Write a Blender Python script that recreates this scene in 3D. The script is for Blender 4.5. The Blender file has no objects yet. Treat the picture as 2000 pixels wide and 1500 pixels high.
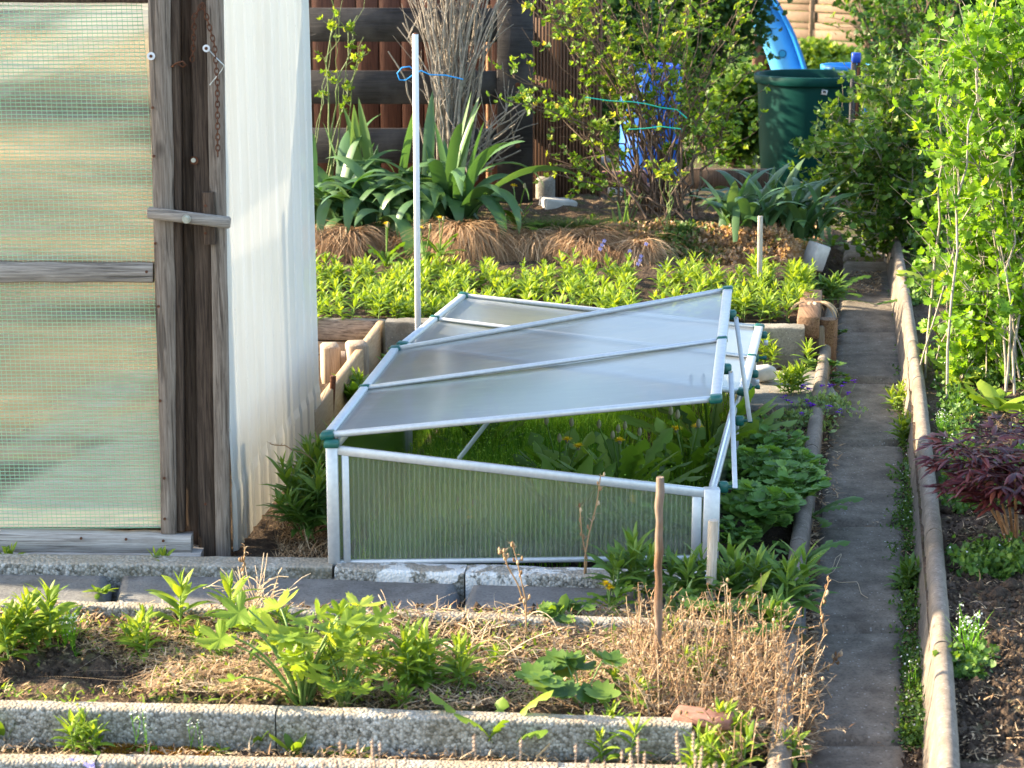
import bpy, math, random
import numpy as np
from mathutils import Vector, Matrix
random.seed(7); R=np.random.default_rng(11)
SC=bpy.context.scene; COL=SC.collection
PI=math.pi; rad=math.radians
# ---------------------------------------------------------------- camera
H=2.1; F=3900.0; PITCH=rad(13.55)
cp,sp=math.cos(PITCH),math.sin(PITCH)
cd=bpy.data.cameras.new('camera'); cam=bpy.data.objects.new('camera',cd); COL.objects.link(cam); SC.camera=cam
cam.location=(0,0,H); cam.rotation_euler=(PI/2-PITCH,0,0)
cd.sensor_width=36; cd.lens=F/2000*36; cd.clip_end=600; cd.clip_start=.1
cd.dof.use_dof=True; cd.dof.focus_distance=7.2; cd.dof.aperture_fstop=7
def ray(px,py):
    a=(px-1000)/F; b=(750-py)/F
    return np.array([a, cp+b*sp, -sp+b*cp])
def G(px,py,z=0.0):           # ground point: where the sight line meets height z
    d=ray(px,py); t=(z-H)/d[2]; return np.array([d[0]*t,d[1]*t,z])
def V(px,py,Y):               # point on the upright plane at distance Y
    d=ray(px,py); t=Y/d[1]; return np.array([d[0]*t,Y,H+d[2]*t])
def nz(v): v=np.asarray(v,float); return v/np.maximum(np.linalg.norm(v,axis=-1,keepdims=True),1e-9)
# ---------------------------------------------------------------- value noise
_T=np.random.default_rng(3).random((256,256))
def vnoise(x,y,seed=0):
    x=np.asarray(x,float)+seed*17.3; y=np.asarray(y,float)+seed*5.7
    xi=np.floor(x).astype(int); yi=np.floor(y).astype(int); fx=x-xi; fy=y-yi
    fx=fx*fx*(3-2*fx); fy=fy*fy*(3-2*fy)
    g=lambda a,b:_T[a%256,b%256]
    return (g(xi,yi)*(1-fx)+g(xi+1,yi)*fx)*(1-fy)+(g(xi,yi+1)*(1-fx)+g(xi+1,yi+1)*fx)*fy
def fbm(x,y,o=4,seed=0):
    s=0;a=.5;f=1
    for i in range(o): s=s+a*vnoise(x*f,y*f,seed+i); a*=.5; f*=2.1
    return s
# ---------------------------------------------------------------- mesh collecting
class MB:
    def __init__(s): s.v=[];s.n=0;s.q=[];s.t=[];s.qm=[];s.tm=[];s.a=[];s.ng=[]
    def add(s,v,f,mi=0,c=.5):
        v=np.asarray(v,float).reshape(-1,3); f=np.asarray(f,int)
        s.v.append(v); c=np.broadcast_to(np.asarray(c,float),(len(v),)) if np.ndim(c)<1 or len(np.atleast_1d(c))==1 else np.asarray(c,float)
        s.a.append(c)
        if len(f):
            if f.shape[1]==4: s.q.append(f+s.n); s.qm.append(np.full(len(f),mi))
            else: s.t.append(f+s.n); s.tm.append(np.full(len(f),mi))
        s.n+=len(v)
    def ngon(s,idx_pts,mi=0,c=.5):
        v=np.asarray(idx_pts,float); s.v.append(v); s.a.append(np.full(len(v),c)); s.ng.append((list(range(s.n,s.n+len(v))),mi)); s.n+=len(v)
    def mesh(s,name,mats,origin=(0,0,0),smooth=True):
        v=np.concatenate(s.v)-np.asarray(origin); me=bpy.data.meshes.new(name)
        q=np.concatenate(s.q) if s.q else np.zeros((0,4),int); t=np.concatenate(s.t) if s.t else np.zeros((0,3),int)
        lo=[q.ravel(),t.ravel()]+[np.array(g[0]) for g in s.ng]; L=np.concatenate(lo)
        tot=np.concatenate([np.full(len(q),4),np.full(len(t),3),np.array([len(g[0]) for g in s.ng],int)]).astype(int)
        mi=np.concatenate((s.qm or [np.zeros(0,int)])+(s.tm or [np.zeros(0,int)])+[np.array([g[1] for g in s.ng],int)])
        me.vertices.add(len(v)); me.vertices.foreach_set('co',v.astype(np.float32).ravel())
        me.loops.add(len(L)); me.loops.foreach_set('vertex_index',L.astype(np.int32))
        me.polygons.add(len(tot)); st=np.concatenate([[0],np.cumsum(tot)[:-1]])
        me.polygons.foreach_set('loop_start',st.astype(np.int32)); me.polygons.foreach_set('loop_total',tot.astype(np.int32))
        me.polygons.foreach_set('material_index',mi.astype(np.int32))
        me.polygons.foreach_set('use_smooth',np.full(len(tot),smooth))
        at=me.attributes.new('v','FLOAT','POINT'); at.data.foreach_set('value',np.concatenate(s.a).astype(np.float32))
        me.update(calc_edges=True); me.validate()
        for m in (mats if isinstance(mats,(list,tuple)) else [mats]): me.materials.append(m)
        return me
def setp(o,label=None,cat=None,group=None,kind=None):
    if label: o['label']=label
    if cat: o['category']=cat
    if group: o['group']=group
    if kind: o['kind']=kind
    return o
def thing(name,label,cat,loc,group=None,rz=0):
    o=bpy.data.objects.new(name,None); o.empty_display_size=.1; COL.objects.link(o); o.location=tuple(loc); o.rotation_euler=(0,0,rz)
    return setp(o,label,cat,group)
def obj(name,mb,mats,parent=None,smooth=True,label=None,cat=None,group=None,kind=None,worldloc=None):
    """mesh given in world space; a child is stored relative to its thing"""
    allv=np.concatenate(mb.v)
    if parent is not None: og=abs_loc(parent)
    elif kind: og=np.zeros(3)
    else: og=np.array([allv[:,0].mean(),allv[:,1].mean(),allv[:,2].min()])
    me=mb.mesh(name,mats,og,smooth); o=bpy.data.objects.new(name,me); COL.objects.link(o)
    if parent is not None: o.parent=parent
    else: o.location=tuple(og)
    return setp(o,label,cat,group,kind)
def abs_loc(p):
    l=np.zeros(3)
    while p is not None: l=l+np.array(p.location); p=p.parent
    return l
def place(tmpl,loc,rz,sc,label,cat,name,group=None,tilt=(0,0)):
    """tmpl: [(part name, mesh)] ; one part -> a single mesh object"""
    if len(tmpl)==1:
        o=bpy.data.objects.new(name,tmpl[0][1])
    else:
        o=bpy.data.objects.new(name,None); o.empty_display_size=.1
    COL.objects.link(o); o.location=tuple(loc); o.rotation_euler=(tilt[0],tilt[1],rz); o.scale=(sc,sc,sc)
    setp(o,label,cat,group)
    if len(tmpl)>1:
        for n,m in tmpl:
            c=bpy.data.objects.new(n,m); COL.objects.link(c); c.parent=o
    return o
# ---------------------------------------------------------------- primitives
def box(mb,c,s,mi=0,rot=None,c_=.5,bev=0):
    """centre, size; optional 3x3 rotation; a small chamfer along every edge"""
    c=np.asarray(c,float); h=np.asarray(s,float)/2; b=min(bev,h.min()*.8)
    if b<=0:
        v=np.array([[x,y,z] for x in(-1,1) for y in(-1,1) for z in(-1,1)],float)*h
        f=[(0,1,3,2),(4,6,7,5),(0,4,5,1),(2,3,7,6),(0,2,6,4),(1,5,7,3)]
        if rot is not None: v=v@np.asarray(rot).T
        mb.add(v+c,f,mi,c_); return
    v=[];ix={}
    for x in(-1,1):
        for y in(-1,1):
            for z in(-1,1):
                for a in range(3):
                    p=np.array([x,y,z],float)*(h-b); p[a]+= (x,y,z)[a]*b
                    ix[(x,y,z,a)]=len(v); v.append(p)
    f=[];t=[]
    for a in range(3):
        o1,o2=[(1,2),(2,0),(0,1)][a]
        for sg in(-1,1):
            def k(u,w):
                l=[0,0,0]; l[a]=sg; l[o1]=u; l[o2]=w; return ix[(*l,a)]
            q=[k(-1,-1),k(1,-1),k(1,1),k(-1,1)]; f.append(q if sg>0 else q[::-1])
    for a in range(3):      # edges
        o1,o2=[(1,2),(2,0),(0,1)][a]
        for u in(-1,1):
            for w in(-1,1):
                def k(s_,ax):
                    l=[0,0,0]; l[a]=s_; l[o1]=u; l[o2]=w; return ix[(*l,ax)]
                q=[k(-1,o1),k(1,o1),k(1,o2),k(-1,o2)]; f.append(q if u*w<0 else q[::-1])
    for x in(-1,1):
        for y in(-1,1):
            for z in(-1,1):
                q=[ix[(x,y,z,0)],ix[(x,y,z,1)],ix[(x,y,z,2)]]; t.append(q if x*y*z>0 else q[::-1])
    v=np.array(v)
    if rot is not None: v=v@np.asarray(rot).T
    n0=mb.n; mb.add(v+c,f,mi,c_); mb.t.append(np.array(t)+n0); mb.tm.append(np.full(len(t),mi))
def frame_of(A,B,up=(0,0,1)):
    y=nz(np.asarray(B,float)-A); u=np.asarray(up,float); x=nz(np.cross(y,u)); z=np.cross(x,y); return x,y,z
def bar(mb,A,B,w,t,up=(0,0,1),mi=0,bev=.0015,c_=.5):
    A=np.asarray(A,float);B=np.asarray(B,float); x,y,z=frame_of(A,B,up)
    box(mb,(A+B)/2,(w,np.linalg.norm(B-A),t),mi,np.stack([x,y,z],1),c_,bev)
def sweep(mb,P,prof,up=(0,0,1),mi=0,c=.5,noise=0,seed=0,nf=8,caps=True):
    """profile [(side,up)] carried along the polyline P"""
    P=np.asarray(P,float); prof=np.asarray(prof,float); k=len(P);m=len(prof)
    T=nz(np.gradient(P,axis=0)); X=nz(np.cross(T,np.asarray(up,float))); Z=np.cross(X,T)
    v=P[:,None,:]+prof[None,:,0:1]*X[:,None,:]+prof[None,:,1:2]*Z[:,None,:]
    if noise:
        s=np.arange(k)[:,None]*np.linalg.norm(P[1]-P[0])*nf; a=np.arange(m)[None,:]*.9
        d=(fbm(s+0*a,a+0*s,3,seed)-.45)*noise; ce=prof.mean(0); pd=nz(prof-ce)
        v=v+d[:,:,None]*(pd[None,:,0:1]*X[:,None,:]+pd[None,:,1:2]*Z[:,None,:])
    i=np.arange(k-1)[:,None]*m; j=np.arange(m)[None,:]; jn=(j+1)%m
    f=np.stack([i+j,i+jn,i+m+jn,i+m+j],-1).reshape(-1,4)
    mb.add(v.reshape(-1,3),f,mi,c)
    if caps:
        mb.ngon(v[0][::-1],mi,c if np.ndim(c)==0 else .5); mb.ngon(v[-1],mi,c if np.ndim(c)==0 else .5)
def rprof(w,h,r,n=4,y0=0):
    """rounded rectangle, width w centred, from y0 up to y0+h"""
    o=[]
    for (cx,cy,a0) in((w/2-r,y0+r,-90),(w/2-r,y0+h-r,0),(-w/2+r,y0+h-r,90),(-w/2+r,y0+r,180)):
        for i in range(n+1):
            a=rad(a0+90*i/n); o.append((cx+r*math.cos(a),cy+r*math.sin(a)))
    return o
def line(A,B,n): A=np.asarray(A,float);B=np.asarray(B,float); s=np.linspace(0,1,n)[:,None]; return A+(B-A)*s
def tube(mb,P,r,sides=8,mi=0,c=.5,caps=True):
    P=np.asarray(P,float); r=np.broadcast_to(np.asarray(r,float),(len(P),))
    tube_many(mb,P[None],r[None],sides,mi,c)
    if caps:
        v=mb.v[-1].reshape(len(P),sides,3); mb.ngon(v[0][::-1],mi,c if np.ndim(c)==0 else .5); mb.ngon(v[-1],mi,c if np.ndim(c)==0 else .5)
def tube_many(mb,P,Rr,sides=4,mi=0,c=.5):
    n,k,_=P.shape
    T=nz(np.gradient(P,axis=1)); ref=np.array([.31,.9,.13]); X=nz(np.cross(T,ref)); Z=np.cross(X,T)
    a=np.arange(sides)*2*PI/sides
    v=P[:,:,None,:]+Rr[:,:,None,None]*(np.cos(a)[None,None,:,None]*X[:,:,None,:]+np.sin(a)[None,None,:,None]*Z[:,:,None,:])
    I=(np.arange(n)*k*sides)[:,None,None]+(np.arange(k-1)*sides)[None,:,None]+np.arange(sides)[None,None,:]
    J=(np.arange(n)*k*sides)[:,None,None]+(np.arange(k-1)*sides)[None,:,None]+((np.arange(sides)+1)%sides)[None,None,:]
    f=np.stack([I,J,J+sides,I+sides],-1).reshape(-1,4)
    cc=np.repeat(np.broadcast_to(np.asarray(c,float),(n,)),k*sides) if np.ndim(c)<=1 else c
    mb.add(v.reshape(-1,3),f,mi,cc)
def ribbon_many(mb,P,W,S=None,fold=.15,mi=0,c=.5,across=3):
    """strips along polylines P(n,k,3) of half-width W(n,k); three verts across make a folded midrib"""
    n,k,_=P.shape; T=nz(np.gradient(P,axis=1))
    if S is None: S=nz(np.cross(T,np.array([0,0,1.])+0*T+1e-4))
    N=nz(np.cross(S,T))
    if across==3:
        v=np.stack([P-S*W[...,None]+N*(fold*W)[...,None],P,P+S*W[...,None]+N*(fold*W)[...,None]],2)
    else: v=np.stack([P-S*W[...,None],P+S*W[...,None]],2)
    m=across
    I=(np.arange(n)*k*m)[:,None,None]+(np.arange(k-1)*m)[None,:,None]+np.arange(m-1)[None,None,:]
    f=np.stack([I,I+1,I+m+1,I+m],-1).reshape(-1,4)
    mb.add(v.reshape(-1,3),f,mi,np.repeat(np.broadcast_to(np.asarray(c,float),(n,)),k*m))
def arch(base,az,L,e0,e1,k=6,p=1.0,wig=0.0):
    """polylines that leave base at elevation e0 and end at e1 (radians)"""
    base=np.asarray(base,float); n=len(base); A=lambda q:np.broadcast_to(np.asarray(q,float),(n,))
    az,L,e0,e1=A(az),A(L),A(e0),A(e1); s=(np.arange(k-1)+.5)/(k-1)
    e=e0[:,None]+(e1-e0)[:,None]*s[None]**p
    z=az[:,None]+ (R.normal(0,wig,(n,k-1)).cumsum(1) if wig else 0)*np.ones((1,k-1))
    d=np.stack([np.cos(e)*np.cos(z),np.cos(e)*np.sin(z),np.sin(e)],-1)*(L/(k-1))[:,None,None]
    return np.concatenate([base[:,None],base[:,None]+d.cumsum(1)],1)
def wprof(k,kind='lance'):
    s=np.linspace(0,1,k)
    if kind=='lance': w=np.sin(PI*np.clip(s*.93+.07,0,1))**.8*(1-.25*s)
    elif kind=='strap': w=np.clip(np.minimum(.45+2.2*s,(1-s)*3.2),0,1)**.7
    elif kind=='grass': w=1-s*.9
    elif kind=='dand':
        w=.25+.75*s**.8; w=w*np.where(np.arange(k)%2==0,.45,1.0); w[-1]=0.02; w[-2]=.7; w[0]=.15
    elif kind=='spoon': w=np.clip(.18+1.1*np.sin(PI*s**1.5),0,1); w[-1]=.05
    w=np.array(w,float); w[-1]=max(w[-1]*0,0.01) if kind!='dand' else .02
    return w
def ribs(mb,base,az,L,e0,e1,w,k=6,kind='lance',p=1.,wig=0,fold=.15,mi=0,c=.5,across=3):
    P=arch(base,az,L,e0,e1,k,p,wig); n=len(P)
    z=np.broadcast_to(np.asarray(az,float),(n,)); S=np.stack([-np.sin(z),np.cos(z),0*z],-1)[:,None]*np.ones((1,k,1))
    tw=R.normal(0,.25,n)[:,None,None]; S=nz(S+tw*np.array([0,0,1.]))
    ribbon_many(mb,P,np.broadcast_to(np.asarray(w,float),(n,))[:,None]*wprof(k,kind)[None],S,fold,mi,c,across)
    return P
def cards(mb,P,D,N,S,tmpl,mi=0,c=.5):
    tv,tf=tmpl; P=np.asarray(P,float); n=len(P); y=nz(D); x=nz(np.cross(y,N)); z=np.cross(x,y)
    S=np.broadcast_to(np.asarray(S,float),(n,))
    v=P[:,None]+S[:,None,None]*(tv[None,:,0:1]*x[:,None]+tv[None,:,1:2]*y[:,None]+tv[None,:,2:3]*z[:,None])
    f=(tf[None]+(np.arange(n)*len(tv))[:,None,None]).reshape(-1,tf.shape[1])
    mb.add(v.reshape(-1,3),f,mi,np.repeat(np.broadcast_to(np.asarray(c,float),(n,)),len(tv)))
def fan(outline,cup=.12,ctr=(0,.35)):
    o=np.array(outline,float); c=np.array(ctr); r=np.linalg.norm(o-c,axis=1)
    v=np.concatenate([[[c[0],c[1],0]],np.c_[o,cup*r*r*2-.0]]); n=len(o)
    f=np.array([(0,i+1,(i+1)%n+1) for i in range(n)]); return v,f
def mirror(h): return h+[(-x,y) for x,y in h[::-1] if abs(x)>1e-6]
LOBED=fan(mirror([(0,0),(.22,-.06),(.42,.1),(.34,.26),(.52,.42),(.36,.5),(.4,.68),(.2,.68),(.13,.9),(0,1)]),.25)
LOBED=( LOBED[0],LOBED[1])
OVAL=fan(mirror([(0,0),(.2,.15),(.3,.42),(.22,.72),(.08,.93),(0,1)]),.5,(0,.5))
ROUND3=fan(mirror([(0,0),(.3,.02),(.5,.2),(.42,.34),(.5,.55),(.3,.6),(.28,.8),(.1,.78),(0,.9)]),.2)
def palm_outline():
    o=[];n=5
    for i in range(n):
        a=rad(-20+ (i)*55) ; 
        for (da,r) in((-26,.36),(-17,.72),(-11,.78),(-8,.92),(-3,.86),(0,1.0),(3,.86),(9,.92),(12,.76),(18,.72)):
            t=a+rad(da); o.append((r*math.cos(t)*.6,r*math.sin(t)*.6+.25))
    o.append((-.05,.05)); o.append((.05,.05)); return o
PALM=fan(palm_outline(),.25,(0,.25))
DISC=fan([(.5*math.cos(a),.5*math.sin(a)+.5) for a in np.linspace(0,2*PI,9)[:-1]],.1,(0,.5))
def rdir(n,zb=0.0,zs=1.0):
    d=R.normal(0,1,(n,3)); d[:,2]=d[:,2]*zs+zb; return nz(d)
def U(a,b,n=None): return R.uniform(a,b,n)
# ---------------------------------------------------------------- materials
def newmat(name):
    m=bpy.data.materials.new(name); m.use_nodes=True; nt=m.node_tree; nt.nodes.clear()
    out=nt.nodes.new('ShaderNodeOutputMaterial'); return m,nt,out
def N(nt,t,**k):
    n=nt.nodes.new(t)
    for a,b in k.items():
        if a.startswith('i_'):
            key=a[2:].replace('_',' '); 
            n.inputs[key].default_value=b
        else: setattr(n,a,b)
    return n
def L(nt,a,b): nt.links.new(a,b)
def ramp(nt,fac,stops,interp='LINEAR'):
    r=nt.nodes.new('ShaderNodeValToRGB'); r.color_ramp.interpolation=interp
    while len(r.color_ramp.elements)<len(stops): r.color_ramp.elements.new(.5)
    for e,(p,c) in zip(r.color_ramp.elements,stops):
        e.position=p; e.color=(*c,1) if len(c)==3 else c
    L(nt,fac,r.inputs[0]); return r.outputs[0]
def coords(nt,scale=(1,1,1),rot=(0,0,0)):
    tc=N(nt,'ShaderNodeTexCoord'); mp=N(nt,'ShaderNodeMapping'); mp.inputs['Scale'].default_value=scale; mp.inputs['Rotation'].default_value=rot
    L(nt,tc.outputs['Object'],mp.inputs[0]); return mp.outputs[0]
def noise(nt,vec,sc,det=5,rough=.6,dist=0):
    n=N(nt,'ShaderNodeTexNoise'); n.inputs['Scale'].default_value=sc; n.inputs['Detail'].default_value=det; n.inputs['Roughness'].default_value=rough; n.inputs['Distortion'].default_value=dist
    if vec is not None: L(nt,vec,n.inputs['Vector'])
    return n.outputs['Fac']
def mixc(nt,f,a,b,mode='MIX'):
    m=N(nt,'ShaderNodeMix',data_type='RGBA',blend_type=mode)
    for s,x in((0,f),(6,a),(7,b)):
        if isinstance(x,(int,float)): m.inputs[s].default_value=x
        elif isinstance(x,tuple): m.inputs[s].default_value=(*x,1)
        else: L(nt,x,m.inputs[s])
    return m.outputs[2]
def math_(nt,op,a,b=0.,c=0.):
    m=N(nt,'ShaderNodeMath',operation=op)
    for i,x in enumerate((a,b,c)):
        if isinstance(x,(int,float)): m.inputs[i].default_value=x
        else: L(nt,x,m.inputs[i])
    return m.outputs[0]
def bump(nt,h,dist=.005,st=.8):
    b=N(nt,'ShaderNodeBump'); b.inputs['Distance'].default_value=dist; b.inputs['Strength'].default_value=st; L(nt,h,b.inputs['Height']); return b.outputs[0]
def princ(nt,out,col,rough=.6,spec=.4,metal=0,nrm=None,**k):
    p=N(nt,'ShaderNodeBsdfPrincipled')
    if isinstance(col,tuple): p.inputs['Base Color'].default_value=(*col,1)
    else: L(nt,col,p.inputs['Base Color'])
    if isinstance(rough,(int,float)): p.inputs['Roughness'].default_value=rough
    else: L(nt,rough,p.inputs['Roughness'])
    p.inputs['Specular IOR Level'].default_value=spec; p.inputs['Metallic'].default_value=metal
    if nrm is not None: L(nt,nrm,p.inputs['Normal'])
    if out is not None: L(nt,p.outputs[0],out.inputs[0])
    return p.outputs[0]
def attr(nt,name='v'):
    return N(nt,'ShaderNodeAttribute',attribute_name=name).outputs['Fac']
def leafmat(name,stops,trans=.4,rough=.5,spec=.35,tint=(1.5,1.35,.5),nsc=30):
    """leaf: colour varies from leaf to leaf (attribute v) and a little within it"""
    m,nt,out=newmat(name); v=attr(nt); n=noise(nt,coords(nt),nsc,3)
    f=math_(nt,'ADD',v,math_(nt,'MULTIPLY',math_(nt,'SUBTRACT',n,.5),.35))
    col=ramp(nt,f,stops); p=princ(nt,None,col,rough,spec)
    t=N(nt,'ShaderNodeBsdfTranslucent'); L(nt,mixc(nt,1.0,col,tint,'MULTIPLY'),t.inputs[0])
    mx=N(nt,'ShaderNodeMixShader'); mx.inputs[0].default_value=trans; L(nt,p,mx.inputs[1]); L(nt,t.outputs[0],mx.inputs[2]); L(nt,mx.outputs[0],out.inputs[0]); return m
def plain(name,c1,c2=None,sc=20,rough=.6,spec=.4,metal=0,b=0.0,det=5,stretch=(1,1,1),bd=.002):
    m,nt,out=newmat(name); vec=coords(nt,stretch); n=noise(nt,vec,sc,det)
    col=ramp(nt,n,[(.3,c1),(.7,c2 or c1)]); nr=bump(nt,n,bd,b) if b else None
    princ(nt,out,col,rough,spec,metal,nr); return m
def wood(name,c1,c2,dark,axis='z',sc=1.0,rough=.8,stain=None,crack=.5,mixv=False):
    m,nt,out=newmat(name); st={'z':(1,1,.045),'x':(.045,1,1),'y':(1,.045,1)}[axis]
    vec=coords(nt,tuple(a*sc for a in st)); g=noise(nt,vec,130,7,.7,.6); g2=noise(nt,vec,260,3,.6)
    big=noise(nt,coords(nt,tuple(.3+.7*a for a in st)),7,4)
    col=ramp(nt,g,[(.3,dark),(.45,c1),(.68,c2)]); col=mixc(nt,math_(nt,'MULTIPLY',big,.9),col,mixc(nt,.5,col,dark))
    w=noise(nt,vec,28,4,.5,1.5); cr=ramp(nt,w,[(.0,(0,0,0)),(.33,(0,0,0)),(.37,(1,1,1)),(1,(1,1,1))])
    col=mixc(nt,math_(nt,'MULTIPLY',math_(nt,'SUBTRACT',1.,cr),crack),col,tuple(x*.25 for x in dark))
    # knots
    vo=N(nt,'ShaderNodeTexVoronoi'); vo.inputs['Scale'].default_value=4.5*sc; L(nt,coords(nt,{'z':(1,1,.5),'x':(.5,1,1),'y':(1,.5,1)}[axis]),vo.inputs['Vector'])
    kn=ramp(nt,vo.outputs['Distance'],[(.0,(1,1,1)),(.05,(.9,.9,.9)),(.09,(0,0,0))]); col=mixc(nt,math_(nt,'MULTIPLY',kn,.75),col,tuple(x*.5 for x in dark))
    if stain: col=mixc(nt,math_(nt,'MULTIPLY',ramp(nt,noise(nt,coords(nt),3.5,4),[(.45,(0,0,0)),(.65,(1,1,1))]),.7),col,stain)
    h=math_(nt,'ADD',math_(nt,'MULTIPLY',g2,.35),math_(nt,'ADD',g,math_(nt,'MULTIPLY',cr,1.2)))
    princ(nt,out,col,rough,.25,0,bump(nt,h,.003,.7)); return m
def soilmat(name,c1=(.035,.024,.018),c2=(.10,.07,.048),straw=(.32,.22,.12),sa=.5,moss=0):
    m,nt,out=newmat(name); vec=coords(nt); n=noise(nt,vec,35,8,.7); n2=noise(nt,vec,5,4)
    col=ramp(nt,n,[(.3,c1),(.7,c2)])
    vo=N(nt,'ShaderNodeTexVoronoi'); vo.inputs['Scale'].default_value=130; L(nt,vec,vo.inputs['Vector'])
    sp_=ramp(nt,vo.outputs['Color'],[(.80,(0,0,0)),(.9,(1,1,1))]); f=math_(nt,'MULTIPLY',sp_,math_(nt,'MULTIPLY',n2,sa*1.6))
    col=mixc(nt,f,col,straw)
    if moss: col=mixc(nt,math_(nt,'MULTIPLY',ramp(nt,noise(nt,vec,9,5),[(.5,(0,0,0)),(.6,(1,1,1))]),moss),col,(.09,.12,.02))
    h=math_(nt,'ADD',n,math_(nt,'MULTIPLY',vo.outputs['Distance'],.4)); princ(nt,out,col,.95,.1,0,bump(nt,h,.012,.9)); return m
def aggregate(name,light=.50,sc=120,lichen=.35,plaster=0,warm=1.0):
    """washed concrete: bright and dark chips in grey cement, worn and lichen-stained where it weathers"""
    m,nt,out=newmat(name); vec=coords(nt)
    vo=N(nt,'ShaderNodeTexVoronoi'); vo.inputs['Scale'].default_value=sc; L(nt,vec,vo.inputs['Vector'])
    vo2=N(nt,'ShaderNodeTexVoronoi'); vo2.inputs['Scale'].default_value=sc*2.3; L(nt,vec,vo2.inputs['Vector'])
    s1=N(nt,'ShaderNodeSeparateColor'); L(nt,vo.outputs['Color'],s1.inputs[0]); s2=N(nt,'ShaderNodeSeparateColor'); L(nt,vo2.outputs['Color'],s2.inputs[0])
    a=ramp(nt,s1.outputs[0],[(.0,(.035,.035,.035)),(.16,(.07,.068,.06)),(.3,(.30*warm,.29,.25)),(.7,(light,light*.98,light*.9)),(1,(light*1.3,light*1.3,light*1.22))])
    b=ramp(nt,s2.outputs[1],[(.0,(.05,.05,.045)),(.45,(.24,.23,.2)),(1,(light,light*.97,light*.9))])
    col=mixc(nt,.42,a,b); ed=ramp(nt,vo.outputs['Distance'],[(.45,(0,0,0)),(.75,(1,1,1))]); col=mixc(nt,math_(nt,'MULTIPLY',ed,.6),col,(.08,.075,.06))
    big=noise(nt,vec,4,5); col=mixc(nt,math_(nt,'MULTIPLY',ramp(nt,big,[(.38,(0,0,0)),(.62,(1,1,1))]),.72),col,(.13,.115,.075))
    if lichen:
        g=N(nt,'ShaderNodeNewGeometry'); sx=N(nt,'ShaderNodeSeparateXYZ'); L(nt,g.outputs['Normal'],sx.inputs[0])
        up=ramp(nt,sx.outputs[2],[(.5,(0,0,0)),(.85,(1,1,1))]); ln=ramp(nt,noise(nt,vec,16,6,.75),[(.42,(0,0,0)),(.58,(1,1,1))])
        col=mixc(nt,math_(nt,'MULTIPLY',up,.5),col,(.42,.37,.30)); col=mixc(nt,math_(nt,'MULTIPLY',math_(nt,'MULTIPLY',up,ln),lichen),col,(.30,.17,.06))
    if plaster:
        pn=ramp(nt,noise(nt,vec,9,7,.62,.4),[(.46,(1,1,1)),(.50,(0,0,0))]); col=mixc(nt,math_(nt,'MULTIPLY',pn,plaster),col,(.68,.67,.63))
    h=math_(nt,'SUBTRACT',big,vo.outputs['Distance']); princ(nt,out,col,.9,.2,0,bump(nt,h,.004,.8)); return m
def concrete(name,c1=(.10,.095,.085),c2=(.24,.225,.20),specks=.5,rough=.9,stain=(.06,.05,.04)):
    m,nt,out=newmat(name); vec=coords(nt); n=noise(nt,vec,11,8,.7); n2=noise(nt,vec,120,4)
    col=ramp(nt,n,[(.3,c1),(.7,c2)]); col=mixc(nt,math_(nt,'MULTIPLY',ramp(nt,n2,[(.5,(0,0,0)),(.62,(1,1,1))]),.4),col,tuple(x*.5 for x in c1))
    vo=N(nt,'ShaderNodeTexVoronoi'); vo.inputs['Scale'].default_value=110; L(nt,vec,vo.inputs['Vector']); sc_=N(nt,'ShaderNodeSeparateColor'); L(nt,vo.outputs['Color'],sc_.inputs[0])
    f=math_(nt,'MULTIPLY',math_(nt,'GREATER_THAN',sc_.outputs[0],.93),math_(nt,'LESS_THAN',vo.outputs['Distance'],.35)); col=mixc(nt,math_(nt,'MULTIPLY',f,specks),col,(.55,.53,.48))
    col=mixc(nt,math_(nt,'MULTIPLY',ramp(nt,noise(nt,vec,3.2,6),[(.5,(0,0,0)),(.68,(1,1,1))]),.6),col,stain)
    princ(nt,out,col,rough,.25,0,bump(nt,math_(nt,'ADD',n,n2),.003,.6)); return m
M={}
M['soil']=soilmat('bed soil'); M['soil_right']=soilmat('crumbly brown bed soil',(.06,.042,.03),(.15,.105,.075),(.36,.27,.17),.6,.2); M['soil_dry']=soilmat('dry littered soil',(.05,.034,.024),(.15,.10,.065),(.42,.30,.17),.9,.35)
M['soil_far']=soilmat('garden ground',(.05,.04,.03),(.13,.10,.07),(.3,.22,.12),.5,.6)
M['lawn']=plain('lawn ground',(.05,.09,.015),(.13,.18,.03),14,.95,.1,b=.6,bd=.02)
M['agg']=aggregate('washed concrete'); M['agg_plaster']=aggregate('washed concrete under flaking white plaster',.55,110,.05,.95)
M['agg_blue']=aggregate('clean washed concrete',.55,100,.12,0,.95)
M['slab']=concrete('grey paving slab',(.13,.125,.12),(.21,.205,.195),.15); M['path']=concrete('old concrete path slab',(.095,.078,.058),(.26,.22,.172),.35,.9,(.055,.045,.035))
M['kerb_pipe']=concrete('weathered round topped kerb',(.13,.105,.08),(.30,.245,.195),.25,.9,(.10,.08,.055))
M['wallconc']=concrete('rough concrete',(.15,.14,.115),(.34,.31,.26),.4)
M['wood_dark']=wood('dark brown weathered board',(.075,.048,.032),(.17,.115,.08),(.02,.013,.010),'z')
M['wood_grey']=wood('silvery weathered board',(.20,.155,.12),(.40,.325,.26),(.055,.04,.03),'z')
M['wood_greyx']=wood('silvery weathered rail',(.26,.22,.185),(.52,.455,.39),(.07,.06,.05),'x')
M['wood_bright']=wood('bleached sill beam',(.38,.34,.30),(.66,.61,.56),(.12,.10,.085),'x')
M['wood_raw']=wood('pale raw plank',(.42,.28,.15),(.60,.44,.27),(.24,.14,.07),'y',1.0,.8,(.34,.26,.18),.25)
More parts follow.
